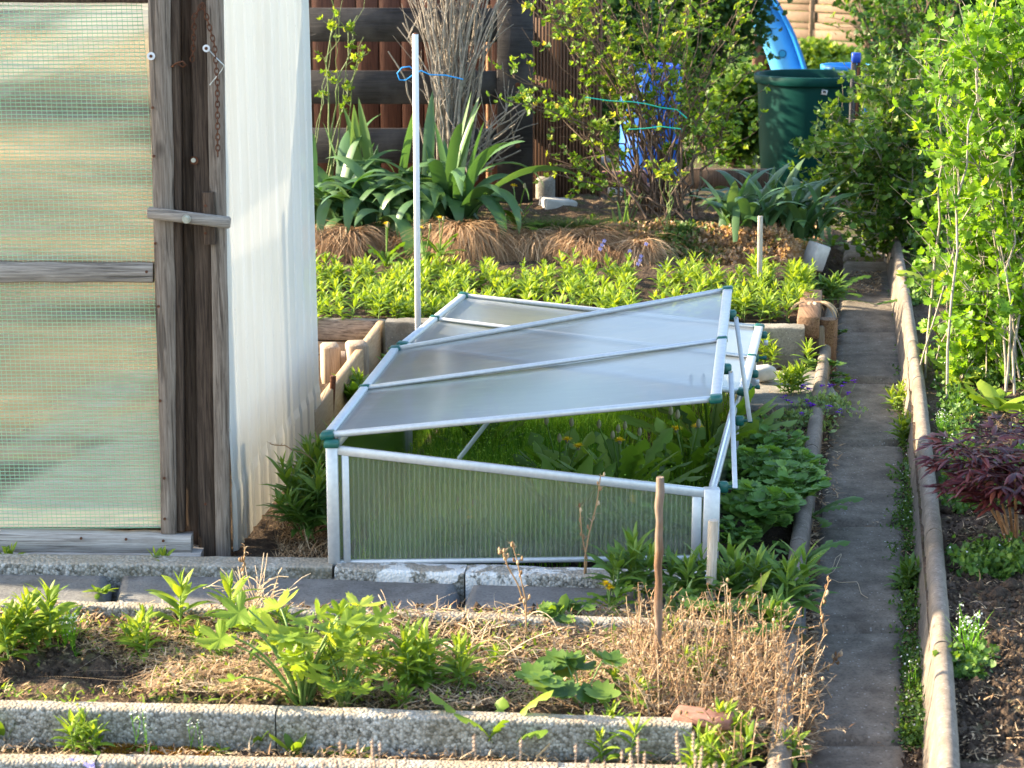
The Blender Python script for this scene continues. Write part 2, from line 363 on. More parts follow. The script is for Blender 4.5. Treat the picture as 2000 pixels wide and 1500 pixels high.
M['wood_rawx']=wood('pale raw plank crosswise',(.36,.27,.18),(.55,.44,.32),(.16,.11,.08),'x',1.0,.8,None,.3)
M['wood_rawz']=wood('split firewood',(.34,.26,.18),(.52,.42,.31),(.15,.10,.07),'z',1.0,.8,None,.25)
M['fence_black']=wood('black brown fence paint',(.022,.018,.017),(.045,.038,.036),(.008,.007,.007),'x',1,.55,(.07,.06,.055),.3)
M['fence_red']=wood('red brown cladding',(.10,.035,.018),(.16,.058,.032),(.03,.012,.008),'z',1,.6,None,.3)
M['fence_far']=wood('sun bleached panel board',(.17,.11,.075),(.29,.205,.145),(.09,.06,.045),'x',1,.8,None,.2)
M['stake']=wood('brown bark stake',(.16,.085,.045),(.30,.18,.11),(.05,.03,.02),'z',2,.8,(.30,.27,.24),.3)
M['stake_pale']=wood('pale weathered stake',(.45,.39,.32),(.68,.62,.54),(.22,.18,.14),'z',2,.85,None,.2)
M['alu']=plain('aluminium',(.50,.51,.52),(.60,.61,.61),60,.48,.5,.45)
M['green_cap']=plain('green plastic fitting',(.006,.085,.065),(.01,.11,.085),30,.4,.5)
M['steel']=plain('zinc fitting',(.4,.43,.42),(.6,.62,.6),60,.35,.5,.9); M['rust']=plain('rusty iron',(.06,.022,.012),(.17,.07,.035),90,.8,.3,.3,.8)
M['white_pole']=None
def polemat():
    m,nt,out=newmat('white painted pole with rust'); vec=coords(nt); n=noise(nt,vec,14,6,.7)
    col=ramp(nt,n,[(.0,(.75,.76,.77)),(.64,(.78,.78,.78)),(.68,(.35,.14,.05)),(.8,(.12,.05,.03))]); princ(nt,out,col,.4,.5); return m
M['white_pole']=polemat()
M['green_bin']=plain('dark green plastic',(.001,.032,.026),(.002,.044,.036),9,.5,.12,b=.1,stretch=(1,1,.3))
M['blue']=plain('blue plastic',(.01,.09,.40),(.015,.13,.55),8,.6,.3); M['blue_dark']=plain('deep blue plastic',(.008,.04,.35),(.01,.06,.42),8,.4,.5)
M['blue_tub']=plain('bright blue plastic',(.02,.25,.68),(.03,.32,.8),8,.4,.5)
M['slide']=plain('light blue slide plastic',(.10,.42,.78),(.14,.50,.86),5,.35,.5); M['slide_rim']=plain('blue slide rim',(.02,.24,.72),(.03,.28,.8),5,.35,.5)
M['ring']=plain('dark blue plug',(.01,.07,.16),(.01,.09,.2),5,.4); M['plug']=plain('teal plug',(.02,.24,.42),(.03,.28,.5),5,.4)
M['string_blue']=plain('blue twine',(.01,.25,.62),(.02,.32,.75),200,.6); M['string_green']=plain('green twine',(.01,.36,.26),(.02,.45,.33),200,.6)
M['brick']=plain('old red brick',(.20,.085,.06),(.36,.19,.14),30,.9,.2,b=.8); M['brick_moss']=plain('mossy brick side',(.10,.09,.015),(.20,.16,.03),40,.95,.1,b=.8)
M['stone']=plain('pale stone',(.38,.36,.33),(.60,.57,.52),18,.9,.2,b=.8); M['dark']=plain('dark gap',(.01,.009,.008),(.02,.018,.016),10,.9,.1)
M['label']=plain('white paper label',(.7,.7,.7),(.75,.75,.75),10,.6); M['ink']=plain('black print',(.02,.02,.02),(.03,.03,.03),10,.6)
# plants
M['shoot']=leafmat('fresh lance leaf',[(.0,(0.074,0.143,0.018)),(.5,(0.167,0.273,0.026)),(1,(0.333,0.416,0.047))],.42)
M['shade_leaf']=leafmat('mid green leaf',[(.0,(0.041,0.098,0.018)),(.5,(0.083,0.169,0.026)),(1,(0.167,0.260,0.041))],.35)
M['allium']=leafmat('blue green strap leaf',[(.0,(0.035,0.094,0.030)),(.5,(0.071,0.149,0.054)),(1,(0.142,0.220,0.084))],.28,.42,.45,(1.2,1.25,.5),8)
M['iris']=leafmat('pale edged iris leaf',[(.0,(.07,.16,.06)),(.5,(.14,.25,.10)),(1,(.45,.48,.25))],.3,.45)
M['dand']=leafmat('dandelion leaf',[(.0,(0.059,0.130,0.014)),(.5,(0.117,0.221,0.023)),(1,(0.216,0.312,0.035))],.4)
M['grass']=leafmat('fine fresh grass',[(.0,(0.080,0.204,0.014)),(.5,(0.160,0.364,0.023)),(1,(0.320,0.524,0.059))],.45)
M['columb']=leafmat('soft round lobed leaf',[(.0,(0.074,0.164,0.038)),(.5,(0.137,0.273,0.053)),(1,(0.275,0.419,0.091))],.35)
M['delph']=leafmat('bright palmate leaf',[(.0,(0.117,0.208,0.023)),(.5,(0.216,0.325,0.035)),(1,(0.416,0.494,0.070))],.42)
M['goose']=leafmat('gooseberry leaf',[(.0,(0.036,0.093,0.014)),(.5,(0.073,0.161,0.021)),(1,(0.205,0.296,0.041))],.38,.45)
M['currant']=leafmat('sunlit currant leaf',[(.0,(0.080,0.185,0.014)),(.5,(0.160,0.309,0.023)),(1,(0.320,0.469,0.047))],.45,.45)
M['rose']=leafmat('young rose leaf',[(.0,(0.067,0.143,0.018)),(.5,(0.150,0.260,0.026)),(.85,(0.400,0.442,0.047)),(1,(0.500,0.312,0.059))],.42,.45)
M['ever']=leafmat('dark hedge leaf',[(.0,(0.018,.045,.01)),(.5,(0.037,.09,.015)),(1,(0.085,.16,.03))],.3,.5)
M['peony']=leafmat('dark red peony leaf',[(.0,(.04,.008,.012)),(.5,(.09,.018,.022)),(1,(.16,.05,.035))],.3,.35,.5,(1.6,.8,.8))
M['straw']=leafmat('dry straw',[(.0,(.26,.14,.07)),(.5,(.52,.36,.20)),(1,(.75,.62,.44))],.2,.7,.2,(1,.9,.7))
M['deadbrown']=leafmat('dead brown stalk',[(.0,(.15,.075,.035)),(.5,(.38,.245,.13)),(1,(.62,.48,.31))],.15,.75,.2,(1,.8,.6))
M['straw_b']=leafmat('bleached tussock grass',[(.0,(.16,.075,.035)),(.5,(.44,.27,.14)),(1,(.72,.54,.35))],.15,.75,.2,(1,.9,.7))
M['mat']=leafmat('creeping mat leaf',[(.0,(.03,.08,.018)),(.4,(.07,.15,.03)),(.6,(.13,.2,.05)),(.7,(.32,.2,.12)),(1,(.5,.33,.2))],.3)
M['grayleaf']=leafmat('grey green leaf',[(.0,(0.123,0.182,0.070)),(.5,(0.232,0.325,0.117)),(1,(0.369,0.455,0.187))],.35)
M['moss_o']=leafmat('orange moss',[(.0,(.18,.07,.01)),(.5,(.38,.17,.02)),(1,(.5,.3,.04))],.3,.9,.1,(1,.8,.4))
M['cane_g']=plain('green rose cane',(.07,.12,.025),(.15,.20,.05),30,.55,.4); M['cane_b']=plain('brown bark',(.06,.038,.026),(.17,.115,.08),50,.8,.3,b=.6)
M['twig_grey']=plain('grey brown twig',(.17,.14,.11),(.38,.33,.27),40,.7,.3,b=.4); M['cane_r']=plain('warm red brown cane',(.16,.07,.03),(.32,.17,.08),40,.65,.3)
M['stalk']=plain('pale green stalk',(.11,.2,.04),(.2,.3,.08),30,.5,.4)
M['yellow']=leafmat('yellow petals',[(.0,(.75,.48,.01)),(1,(.85,.62,.02))],.3,.6,.2,(1,1,.6)); M['white_f']=leafmat('white petals',[(.0,(.6,.62,.55)),(1,(.8,.8,.75))],.3,.6,.2,(1,1,1))
M['purple']=leafmat('violet petals',[(.0,(.10,.01,.30)),(.6,(.20,.04,.58)),(1,(.28,.02,.35))],.3,.5,.2,(1.1,.7,1.2)); M['lilac']=leafmat('lilac petals',[(.0,(.35,.33,.7)),(1,(.5,.48,.85))],.3,.5,.2,(1,1,1))
M['bud']=plain('closed seed head',(.13,.15,.07),(.3,.26,.16),60,.8,.2); M['seed']=plain('dry seed head',(.22,.15,.11),(.42,.32,.25),60,.9,.1)
M['redflower']=plain('small pink currant flower',(.3,.06,.04),(.5,.14,.1),30,.6); M['wood_beam']=wood('brown kerb beam',(.2,.11,.06),(.36,.22,.13),(.06,.035,.02),'y',1,.75,None,.5)
# ---------------------------------------------------------------- sheet plastics
def mat_sheet():
    m,nt,out=newmat('cream corrugated plastic'); vec=coords(nt,(1,1,.12)); n=noise(nt,vec,14,5,.6); n2=noise(nt,coords(nt,(1,1,.35)),3.2,5)
    col=ramp(nt,n,[(.3,(.62,.605,.56)),(.7,(.72,.705,.665))]); col=mixc(nt,math_(nt,'MULTIPLY',ramp(nt,n2,[(.48,(0,0,0)),(.7,(1,1,1))]),.3),col,(.62,.50,.37))
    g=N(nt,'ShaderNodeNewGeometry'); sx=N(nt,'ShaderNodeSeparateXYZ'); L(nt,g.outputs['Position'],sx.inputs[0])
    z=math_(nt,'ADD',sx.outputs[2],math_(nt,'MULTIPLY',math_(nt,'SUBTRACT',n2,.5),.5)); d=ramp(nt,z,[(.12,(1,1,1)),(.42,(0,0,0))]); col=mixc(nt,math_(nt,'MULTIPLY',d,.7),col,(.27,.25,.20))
    sp_=ramp(nt,noise(nt,coords(nt),120,2),[(.70,(0,0,0)),(.73,(1,1,1))]); col=mixc(nt,math_(nt,'MULTIPLY',sp_,.5),col,(.25,.2,.15))
    p=princ(nt,None,col,.45,.4); t=N(nt,'ShaderNodeBsdfTranslucent'); L(nt,col,t.inputs[0]); mx=N(nt,'ShaderNodeMixShader'); mx.inputs[0].default_value=.12
    t.inputs[0].default_value=(.55,.54,.50,1)
    for l_ in list(t.inputs[0].links): nt.links.remove(l_)
    L(nt,p,mx.inputs[1]); L(nt,t.outputs[0],mx.inputs[2]); tr=N(nt,'ShaderNodeBsdfTransparent'); m3=N(nt,'ShaderNodeMixShader'); m3.inputs[0].default_value=.10; L(nt,mx.outputs[0],m3.inputs[1]); L(nt,tr.outputs[0],m3.inputs[2]); L(nt,m3.outputs[0],out.inputs[0]); return m
M['sheet']=mat_sheet()
def mat_film():
    m,nt,out=newmat('wrinkled greenhouse film'); n=noise(nt,coords(nt,(1,1,7)),1.6,4,.5,.7); mp2=N(nt,'ShaderNodeMapping'); mp2.inputs['Scale'].default_value=(.22,1,2.3); L(nt,coords(nt,(1,1,1),(0,.43,0)),mp2.inputs[0]); w=math_(nt,'ADD',noise(nt,mp2.outputs[0],1.15,3,.5,.3),math_(nt,'MULTIPLY',math_(nt,'SUBTRACT',noise(nt,coords(nt,(.6,1,9)),2.0,3),.5),.18))
    fine=noise(nt,coords(nt,(1,1,14)),3,3); h=math_(nt,'ADD',n,math_(nt,'MULTIPLY',fine,.3))
    b=bump(nt,h,.05,.55)
    tr=N(nt,'ShaderNodeBsdfTransparent'); tr.inputs[0].default_value=(.95,.93,.86,1); df=N(nt,'ShaderNodeBsdfTranslucent'); df.inputs[0].default_value=(.85,.82,.72,1)
    d2=N(nt,'ShaderNodeBsdfDiffuse'); d2.inputs[0].default_value=(.82,.80,.72,1); a1=N(nt,'ShaderNodeMixShader'); a1.inputs[0].default_value=.45; L(nt,df.outputs[0],a1.inputs[1]); L(nt,d2.outputs[0],a1.inputs[2]); L(nt,b,df.inputs['Normal']); L(nt,b,d2.inputs['Normal'])
    a2=N(nt,'ShaderNodeMixShader'); L(nt,ramp(nt,w,[(.38,(.18,.18,.18)),(.50,(.28,.28,.28)),(.57,(.88,.88,.88))]),a2.inputs[0]); L(nt,tr.outputs[0],a2.inputs[1]); L(nt,a1.outputs[0],a2.inputs[2])
    gl=N(nt,'ShaderNodeBsdfGlossy'); gl.inputs['Roughness'].default_value=.2; L(nt,b,gl.inputs['Normal']); fr=N(nt,'ShaderNodeFresnel'); fr.inputs[0].default_value=1.5; L(nt,b,fr.inputs['Normal'])
    a3=N(nt,'ShaderNodeMixShader'); L(nt,math_(nt,'MULTIPLY',fr.outputs[0],1.6),a3.inputs[0]); L(nt,a2.outputs[0],a3.inputs[1]); L(nt,gl.outputs[0],a3.inputs[2]); L(nt,a3.outputs[0],out.inputs[0]); return m
M['film']=mat_film()
def mat_clear():
    m,nt,out=newmat('clear film'); t=N(nt,'ShaderNodeBsdfTransparent'); t.inputs[0].default_value=(.9,.9,.88,1); d=N(nt,'ShaderNodeBsdfTranslucent'); d.inputs[0].default_value=(.85,.85,.8,1)
    x=N(nt,'ShaderNodeMixShader'); x.inputs[0].default_value=.15; L(nt,t.outputs[0],x.inputs[1]); L(nt,d.outputs[0],x.inputs[2]); L(nt,x.outputs[0],out.inputs[0]); return m
M['clearfilm']=mat_clear()
M['net']=plain('green net thread',(.26,.52,.31),(.36,.62,.40),40,.5,.4)
def mat_mat():
    """the tan shading mat hung inside, in soft horizontal bands"""
    m,nt,out=newmat('tan shading mat'); n=noise(nt,coords(nt,(.3,1,3.4)),2.4,2,.4); n2=noise(nt,coords(nt,(.35,1,2.2)),1.7,3)
    col=ramp(nt,n,[(.36,(.12,.115,.10)),(.48,(.44,.39,.30)),(.62,(.78,.64,.45))]); 
    p=princ(nt,None,col,.9,.1); t=N(nt,'ShaderNodeBsdfTranslucent'); L(nt,col,t.inputs[0]); mx=N(nt,'ShaderNodeMixShader'); mx.inputs[0].default_value=.4; L(nt,p,mx.inputs[1]); L(nt,t.outputs[0],mx.inputs[2]); L(nt,mx.outputs[0],out.inputs[0]); return m
M['mat_in']=mat_mat()
def mat_panel(name,stripe='x',tint=(.86,.93,.82),clear=.92,white=(.8,.82,.8),pitch=.0155,rough=.18,wear=0):
    """ribbed twin wall panel: clearish channels between milky ribs"""
    m,nt,out=newmat(name); tc=N(nt,'ShaderNodeTexCoord'); sx=N(nt,'ShaderNodeSeparateXYZ'); L(nt,tc.outputs['UV'],sx.inputs[0])
    fr_=math_(nt,'FRACT',math_(nt,'DIVIDE',sx.outputs[0],pitch)); rib=math_(nt,'LESS_THAN',fr_,.2)
    nn=noise(nt,coords(nt),9,5); 
    tr=N(nt,'ShaderNodeBsdfTransparent'); tr.inputs[0].default_value=(*tint,1)
    rf=N(nt,'ShaderNodeBsdfRefraction'); rf.inputs['Color'].default_value=(*[min(1,x*1.12) for x in tint],1); rf.inputs['IOR'].default_value=1.08; rf.inputs['Roughness'].default_value=.2
    see=N(nt,'ShaderNodeMixShader'); see.inputs[0].default_value=.35; L(nt,tr.outputs[0],see.inputs[1]); L(nt,rf.outputs[0],see.inputs[2])
    tl=N(nt,'ShaderNodeBsdfTranslucent'); tl.inputs[0].default_value=(*white,1); d2=N(nt,'ShaderNodeBsdfDiffuse'); d2.inputs[0].default_value=(*white,1)
    mk=N(nt,'ShaderNodeMixShader'); mk.inputs[0].default_value=.5; L(nt,tl.outputs[0],mk.inputs[1]); L(nt,d2.outputs[0],mk.inputs[2])
    milky=math_(nt,'ADD',1-clear,math_(nt,'ADD',math_(nt,'MULTIPLY',rib,.14),math_(nt,'MULTIPLY',math_(nt,'SUBTRACT',nn,.5),.12)))
    a=N(nt,'ShaderNodeMixShader'); L(nt,milky,a.inputs[0]); L(nt,see.outputs[0],a.inputs[1]); L(nt,mk.outputs[0],a.inputs[2])
    gl=N(nt,'ShaderNodeBsdfGlossy'); gl.inputs['Roughness'].default_value=rough; fr=N(nt,'ShaderNodeFresnel'); fr.inputs[0].default_value=1.5
    b=N(nt,'ShaderNodeMixShader'); L(nt,fr.outputs[0],b.inputs[0]); L(nt,a.outputs[0],b.inputs[1]); L(nt,gl.outputs[0],b.inputs[2]); L(nt,b.outputs[0],out.inputs[0]); return m
M['panel']=mat_panel('ribbed clear side panel',clear=.88,white=(.82,.88,.66),tint=(.93,.97,.85))
M['panel_end']=mat_panel('yellow glowing end panel',tint=(.95,.9,.6),clear=.7,white=(.8,.74,.42))  # yellow glow of the sunlit far panels, put into tint and milky colour
def mat_lid():
    m,nt,out=newmat('milky weathered lid panel'); n=noise(nt,coords(nt,(1.6,9,1)),5,6,.65); n2=noise(nt,coords(nt),2.2,4)
    sc=ramp(nt,noise(nt,coords(nt,(4,26,1),(0,0,.12)),3.2,6,.7,.4),[(.60,(0,0,0)),(.66,(1,1,1))])
    col=ramp(nt,n,[(.3,(.46,.49,.51)),(.7,(.58,.61,.63))]); col=mixc(nt,math_(nt,'MULTIPLY',n2,.35),col,(.30,.33,.35)); col=mixc(nt,math_(nt,'MULTIPLY',sc,.55),col,(.8,.8,.78))
    d=N(nt,'ShaderNodeBsdfDiffuse'); L(nt,col,d.inputs[0]); t=N(nt,'ShaderNodeBsdfTranslucent'); t.inputs[0].default_value=(.93,.95,.90,1); tr=N(nt,'ShaderNodeBsdfTransparent'); tr.inputs[0].default_value=(.9,.92,.88,1)
    a=N(nt,'ShaderNodeMixShader'); a.inputs[0].default_value=.6; L(nt,d.outputs[0],a.inputs[1]); L(nt,t.outputs[0],a.inputs[2])
    a2=N(nt,'ShaderNodeMixShader'); a2.inputs[0].default_value=.34; L(nt,a.outputs[0],a2.inputs[1]); L(nt,tr.outputs[0],a2.inputs[2])
    gl=N(nt,'ShaderNodeBsdfGlossy'); L(nt,math_(nt,'ADD',.14,math_(nt,'MULTIPLY',n,.12)),gl.inputs['Roughness']); fr=N(nt,'ShaderNodeFresnel'); fr.inputs[0].default_value=1.58
    b=N(nt,'ShaderNodeMixShader'); L(nt,math_(nt,'MULTIPLY',fr.outputs[0],1.3),b.inputs[0]); L(nt,a2.outputs[0],b.inputs[1]); L(nt,gl.outputs[0],b.inputs[2]); L(nt,b.outputs[0],out.inputs[0]); return m
M['lid']=mat_lid()
# ---------------------------------------------------------------- ground sheets
def quadgrid(c00,c10,c11,c01,nu,nv,zf):
    """height sheet over a four-cornered plot (x,y corners)"""
    u=np.linspace(0,1,nu)[:,None,None]; v=np.linspace(0,1,nv)[None,:,None]
    c00,c10,c11,c01=[np.asarray(c,float)[:2] for c in(c00,c10,c11,c01)]
    P=(c00*(1-u)+c10*u)*(1-v)+(c01*(1-u)+c11*u)*v
    z=zf(P[...,0],P[...,1]); V3=np.concatenate([P,z[...,None]],-1)
    i=np.arange(nu-1)[:,None]*nv+np.arange(nv-1)[None]; f=np.stack([i,i+nv,i+nv+1,i+1],-1).reshape(-1,4)
    return V3.reshape(-1,3),f
def sheet(name,cs,nu,nv,zf,mat):
    mb=MB(); v,f=quadgrid(*cs,nu,nv,zf); mb.add(v,f); return obj(name,mb,mat,kind='structure')
# the ground: one sheet to the horizon
mb=MB(); mb.add([[-300,-60,-.06],[300,-60,-.06],[300,9,-.06],[-300,9,-.06]],[(0,1,2,3)]); mb.add([[-300,9,-.06],[300,9,-.06],[300,16.5,-.06],[-300,16.5,-.06]],[(0,1,2,3)]); obj('ground',mb,M['soil_far'],kind='structure')
mb=MB(); mb.add([[-300,16.5,-.06],[300,16.5,-.06],[300,600,-.06],[-300,600,-.06]],[(0,1,2,3)]); obj('lawn',mb,M['lawn'],kind='structure')
sheet('yard_ground',[(-4,12.2),(5,12.2),(5,22),(-4,22)],120,120,lambda x,y:-.02+.07*(fbm(x*5,y*5,4,3)-.5),M['soil_far'])
# path of concrete slabs
def pathpt(px,py): return G(px,py,0)
Lp=lambda y:1548+(1500-y)*(1636-1548)/900.; Rp=lambda y:1775-(1500-y)*8/900.
ys=[1700,1450,1234,1025,868,746,647,570,508,462]
mb=MB()
for i in range(len(ys)-1):
    y0,y1=ys[i],ys[i+1]; g=7 if i<6 else 4
    c=[G(Lp(y0-g),y0-g,0),G(Rp(y0-g)+R.uniform(-6,6),y0-g,0),G(Rp(y1)+R.uniform(-6,6),y1,0),G(Lp(y1),y1,0)]
    tl=R.normal(0,.0035,4)
    nu,nv=14,34; u=np.linspace(0,1,nu)[:,None,None]; w=np.linspace(0,1,nv)[None,:,None]; cc=[np.array(a) for a in c]
    for k in range(4): cc[k][2]=tl[k]
    P=(cc[0]*(1-u)+cc[1]*u)*(1-w)+(cc[3]*(1-u)+cc[2]*u)*w
    P[...,2]+=(fbm(P[...,0]*9,P[...,1]*9,3,i)-.5)*.008
    ed=np.minimum(np.minimum(w,1-w)[...,0]*nv,np.minimum(u,1-u)[...,0]*nu); P[...,2]-=.028*(ed<.5)
    ii=np.arange(nu-1)[:,None]*nv+np.arange(nv-1)[None]; f=np.stack([ii,ii+nv,ii+nv+1,ii+1],-1).reshape(-1,4); mb.add(P.reshape(-1,3),f)
obj('path',mb,M['path'],kind='structure')
# dirt that has crept over the right side of the slabs, and under the left edging
def strip_zf(lx,rx,zt,amp,sd):
    def zf(x,y): return zt+amp*(fbm(x*14,y*14,5,sd)-.5)
    return zf
D0,D1,D2,D3=G(1735,1700,0),G(1845,1700,0),G(1770,455,0),G(1738,455,0)
def zf_dirt(x,y):
    # rises toward the right kerb
    t=(y-D0[1])/(D3[1]-D0[1]); xl=D0[0]+(D3[0]-D0[0])*t; s=np.clip((x-xl)/.14,0,1)
    return -.035+.05*s+.045*(fbm(x*16,y*16,5,8)-.5)
sheet('path_dirt',[D0,D1,D2,D3],30,420,zf_dirt,M['soil'])
a0l,a1l,b1l,b0l=G(1500,1700,0),G(1572,1700,0),G(1655,455,0),G(1615,455,0)
def zf_dl(x,y):
    t=(y-a0l[1])/(b0l[1]-a0l[1]); xr=a1l[0]+(b1l[0]-a1l[0])*t; s=np.clip((xr-x)/.10,0,1)
    return -.03+.06*s+.04*(fbm(x*16,y*16,5,9)-.5)
sheet('path_dirt',[a0l,a1l,b1l,b0l],24,420,zf_dl,M['soil'])
# walkway slabs in front of the greenhouse
zW=.088
mb=MB()
xs=[(-260,205,-300,222),(212,885,226,892),(893,1560,905,1560)]
yb=lambda x:1100+x*.022; yf=lambda x:1200+x*.026
for (l0,r0,l1,r1) in [(-420,203,-420,222),(213,868,232,908),(880,1575,920,1575)]:
    # front-left, front-right, back-right, back-left
    c=[G(l0,yf(l0),zW),G(r0,yf(r0),zW),G(r1,yb(r1),zW),G(l1,yb(l1),zW)]
    u=np.linspace(0,1,50)[:,None,None]; w=np.linspace(0,1,16)[None,:,None]
    P=(c[0]*(1-u)+c[1]*u)*(1-w)+(c[3]*(1-u)+c[2]*u)*w; P[...,2]+=(fbm(P[...,0]*7,P[...,1]*7,3,5)-.5)*.006
    ed=np.minimum(np.minimum(w,1-w)[...,0]*16,np.minimum(u,1-u)[...,0]*50); P[...,2]-=.05*(ed<.4)
    i=np.arange(49)[:,None]*16+np.arange(15)[None]; mb.add(P.reshape(-1,3),np.stack([i,i+16,i+17,i+1],-1).reshape(-1,4))
obj('walkway',mb,M['slab'],kind='structure')
# bed soils
def soilz(zt,amp,sd,dips=()):
    def zf(x,y):
        z=zt+amp*(fbm(x*7,y*7,6,sd)-.5)+amp*.5*(fbm(x*30,y*30,3,sd+2)-.5)
        for (p,r,d) in dips: z=z-d*np.exp(-(((x-p[0])/r[0])**2+((y-p[1])/r[1])**2))
        return z
    return zf
dip=G(110,1325,.1)
FB=[G(-500,1400,.10)[:2],G(1560,1440,.10)[:2],G(1585,1236,.10)[:2],G(-500,1192,.10)[:2]]
zfFB=soilz(.105,.07,21,[(dip,(.24,.13),.11),(G(700,1200,.1),(.6,.08),-.02)])
sheet('front_bed_soil',FB,420,150,zfFB,M['soil_dry'])
zfF0=soilz(.055,.03,22)
sheet('front_strip_soil',[(-2.2,4.0),(.50,4.0),(.67,5.05),(-2.2,5.08)],300,70,zfF0,M['soil_dry'])
zfCF=soilz(.06,.05,23)
sheet('cold_frame_soil',[(-.95,6.06),G(1556,1125,.06)[:2],G(1618,640,.06)[:2],(-1.9,9.3)],200,240,zfCF,M['soil'])
zfRB=soilz(.21,.05,24)
sheet('raised_bed_soil',[(-1.8,9.2),G(1560,632,.2)[:2],G(1590,530,.2)[:2],(-1.8,11.2)],160,90,zfRB,M['soil'])
_tb=soilz(.32,.07,25)
def zfTB(x,y):
    xr=G(1600,470,.4)[0]; s=np.clip((y-10.75)/.28,0,1)*np.clip((xr+.12-x)/.2,0,1); s=s*s*(3-2*s); return _tb(x,y)*s-.02*(1-s)+.14*(1-s)*np.clip((xr-x)/.1,0,1)
sheet('back_bed_soil',[(-1.8,10.72),(1.95,10.72),(2.2,12.5),(-1.8,12.5)],220,200,zfTB,M['soil_dry'])
zfR=soilz(.14,.07,26)
sheet('right_bed_soil',[G(1850,1700,.14)[:2],(3.6,4.3),(4.6,13.6),G(1752,455,.14)[:2]],160,420,zfR,M['soil_right'])
# ---------------------------------------------------------------- kerb stones
def kerb(name,pa,pb,zt,zb,th,mat,label,cat='kerb stone',group=None,noise_=.006,r=.012,seed=0,pxl=True,n=None):
    A=G(*pa,zt) if pxl else np.array(pa); B=G(*pb,zt) if pxl else np.array(pb)
    A=A.copy();B=B.copy(); A[2]=B[2]=zb; ln=np.linalg.norm(B-A); k=n or max(8,int(ln/.02))
    d=nz(B-A); back=np.array([-d[1],d[0],0])
    P=line(A,B,k)+back*th/2; mb=MB(); prof=[(x,y) for x,y in rprof(th,zt-zb,r,3)]
    # subdivide the profile so noise shows
    pr=[]; 
    for i in range(len(prof)):
        a=np.array(prof[i]);b=np.array(prof[(i+1)%len(prof)]); m_=max(1,int(np.linalg.norm(b-a)/.018))
        for j in range(m_): pr.append(tuple(a+(b-a)*j/m_))
    sweep(mb,P,pr,noise=noise_,seed=seed,nf=18)
    return obj(name,mb,mat,label=label,cat=cat,group=group)
kerb('kerb_stone',(-420,1372),(536,1392),.155,-.05,.055,M['agg'],'speckled concrete kerb stone left half of the front bed edge',seed=1,group='kerb stones edging the front bed')
kerb('kerb_stone',(539,1392),(1352,1417),.155,-.05,.055,M['agg'],'speckled concrete kerb stone ending beside the mossy brick, right half of the front bed edge',seed=2,group='kerb stones edging the front bed')
kerb('kerb_stone',(-420,1482),(183,1490),.085,-.08,.055,M['agg'],'nearest speckled kerb stone at the bottom left corner of the photo',seed=3,group='kerb stones nearest the viewer')
kerb('kerb_stone',(187,1487),(1480,1512),.085,-.08,.055,M['agg'],'long nearest kerb stone along the bottom edge of the photo',seed=4,group='kerb stones nearest the viewer')
kerb('kerb_stone',(-420,1167),(905,1204),.135,-.02,.05,M['agg'],'lichen stained kerb stone between front bed and grey slabs, left one',seed=5,group='kerb stones behind the front bed')
kerb('kerb_stone',(910,1204),(1500,1225),.135,-.02,.05,M['agg'],'kerb stone behind the front bed half buried in dry litter, right one',seed=6,group='kerb stones behind the front bed')
kerb('kerb_stone',(-420,1094),(648,1108),.125,-.02,.10,M['agg_blue'],'clean grey washed kerb stone under the greenhouse front',seed=7,group='kerb stones under the greenhouse and cold frame')
kerb('kerb_stone',(653,1110),(906,1119),.125,-.02,.09,M['agg_plaster'],'short kerb stone with flaking white plaster under the cold frame left corner',seed=8,noise_=.01,group='kerb stones under the greenhouse and cold frame')
kerb('kerb_stone',(909,1119),(1562,1136),.125,-.02,.09,M['agg_plaster'],'long kerb stone with flaking white plaster under the cold frame panel',seed=9,noise_=.01,group='kerb stones under the greenhouse and cold frame')
# round-topped edging along the path
def edging(pts,zt,zb,w,label,group,seed,lean=0):
    P=np.array([G(x,y,zt) for x,y in pts]); P=np.concatenate([line(P[i],P[i+1],int(max(4,np.linalg.norm(P[i+1]-P[i])/.025))) for i in range(len(P)-1)])
    keep=[0]+[i for i in range(1,len(P)) if np.linalg.norm(P[i]-P[i-1])>1e-4]; P=P[keep]; P[:,2]=zb
    h=zt-zb; pr=[(-w/2-lean,0),(w/2,0)]+[(w/2,h*q) for q in(.25,.5,.7)]+[(w/2*math.cos(rad(a)),h-w/2+w/2*math.sin(rad(a))) for a in range(0,181,20)]+[(-w/2-lean*(1-q/.9),h*q) for q in(.87,.83,.78,.72,.64,.55,.45,.35,.25,.12)]
    mb=MB(); sweep(mb,P,pr,noise=.005,seed=seed,nf=14); return obj('path_edging',mb,M['kerb_pipe'],label=label,cat='path edging',group=group)
gl_='round topped edging stones left of the path'; gr_='tall round topped edging stones right of the path'
LE=[(1497,1700),(1524,1445),(1542,1233),(1560,1052),(1586,868),(1603,735),(1616,640),(1624,598)]
lab=['nearest one, under dried stalks','beside the dried stalks','beside the round leaved plants','just before the purple flowers','beside the purple flowers','beside the broken grey board','farthest one at the timber beam']
for i in range(len(LE)-1):
    a,b=np.array(LE[i],float),np.array(LE[i+1],float); s=(b-a)*.006; edging([a+s,b-s],.13,-.06,.056,'round topped edging stone left of the path, '+lab[i],gl_,30+i)
RE=[(1868,1690),(1856,1500),(1842,1252),(1826,1032),(1808,860),(1795,735),(1784,665),(1768,560),(1752,470),(1742,425)]
lab=['at the bottom edge of the photo','in the sunlit patch near the bottom','below the purple leaved peony','fully shaded beside small weeds','sunlit beside yellow green shoots','chipped joint beside big green leaf','shaded behind the stretched leaf','beside the brown litter on the path','farthest one under the gooseberry bush']
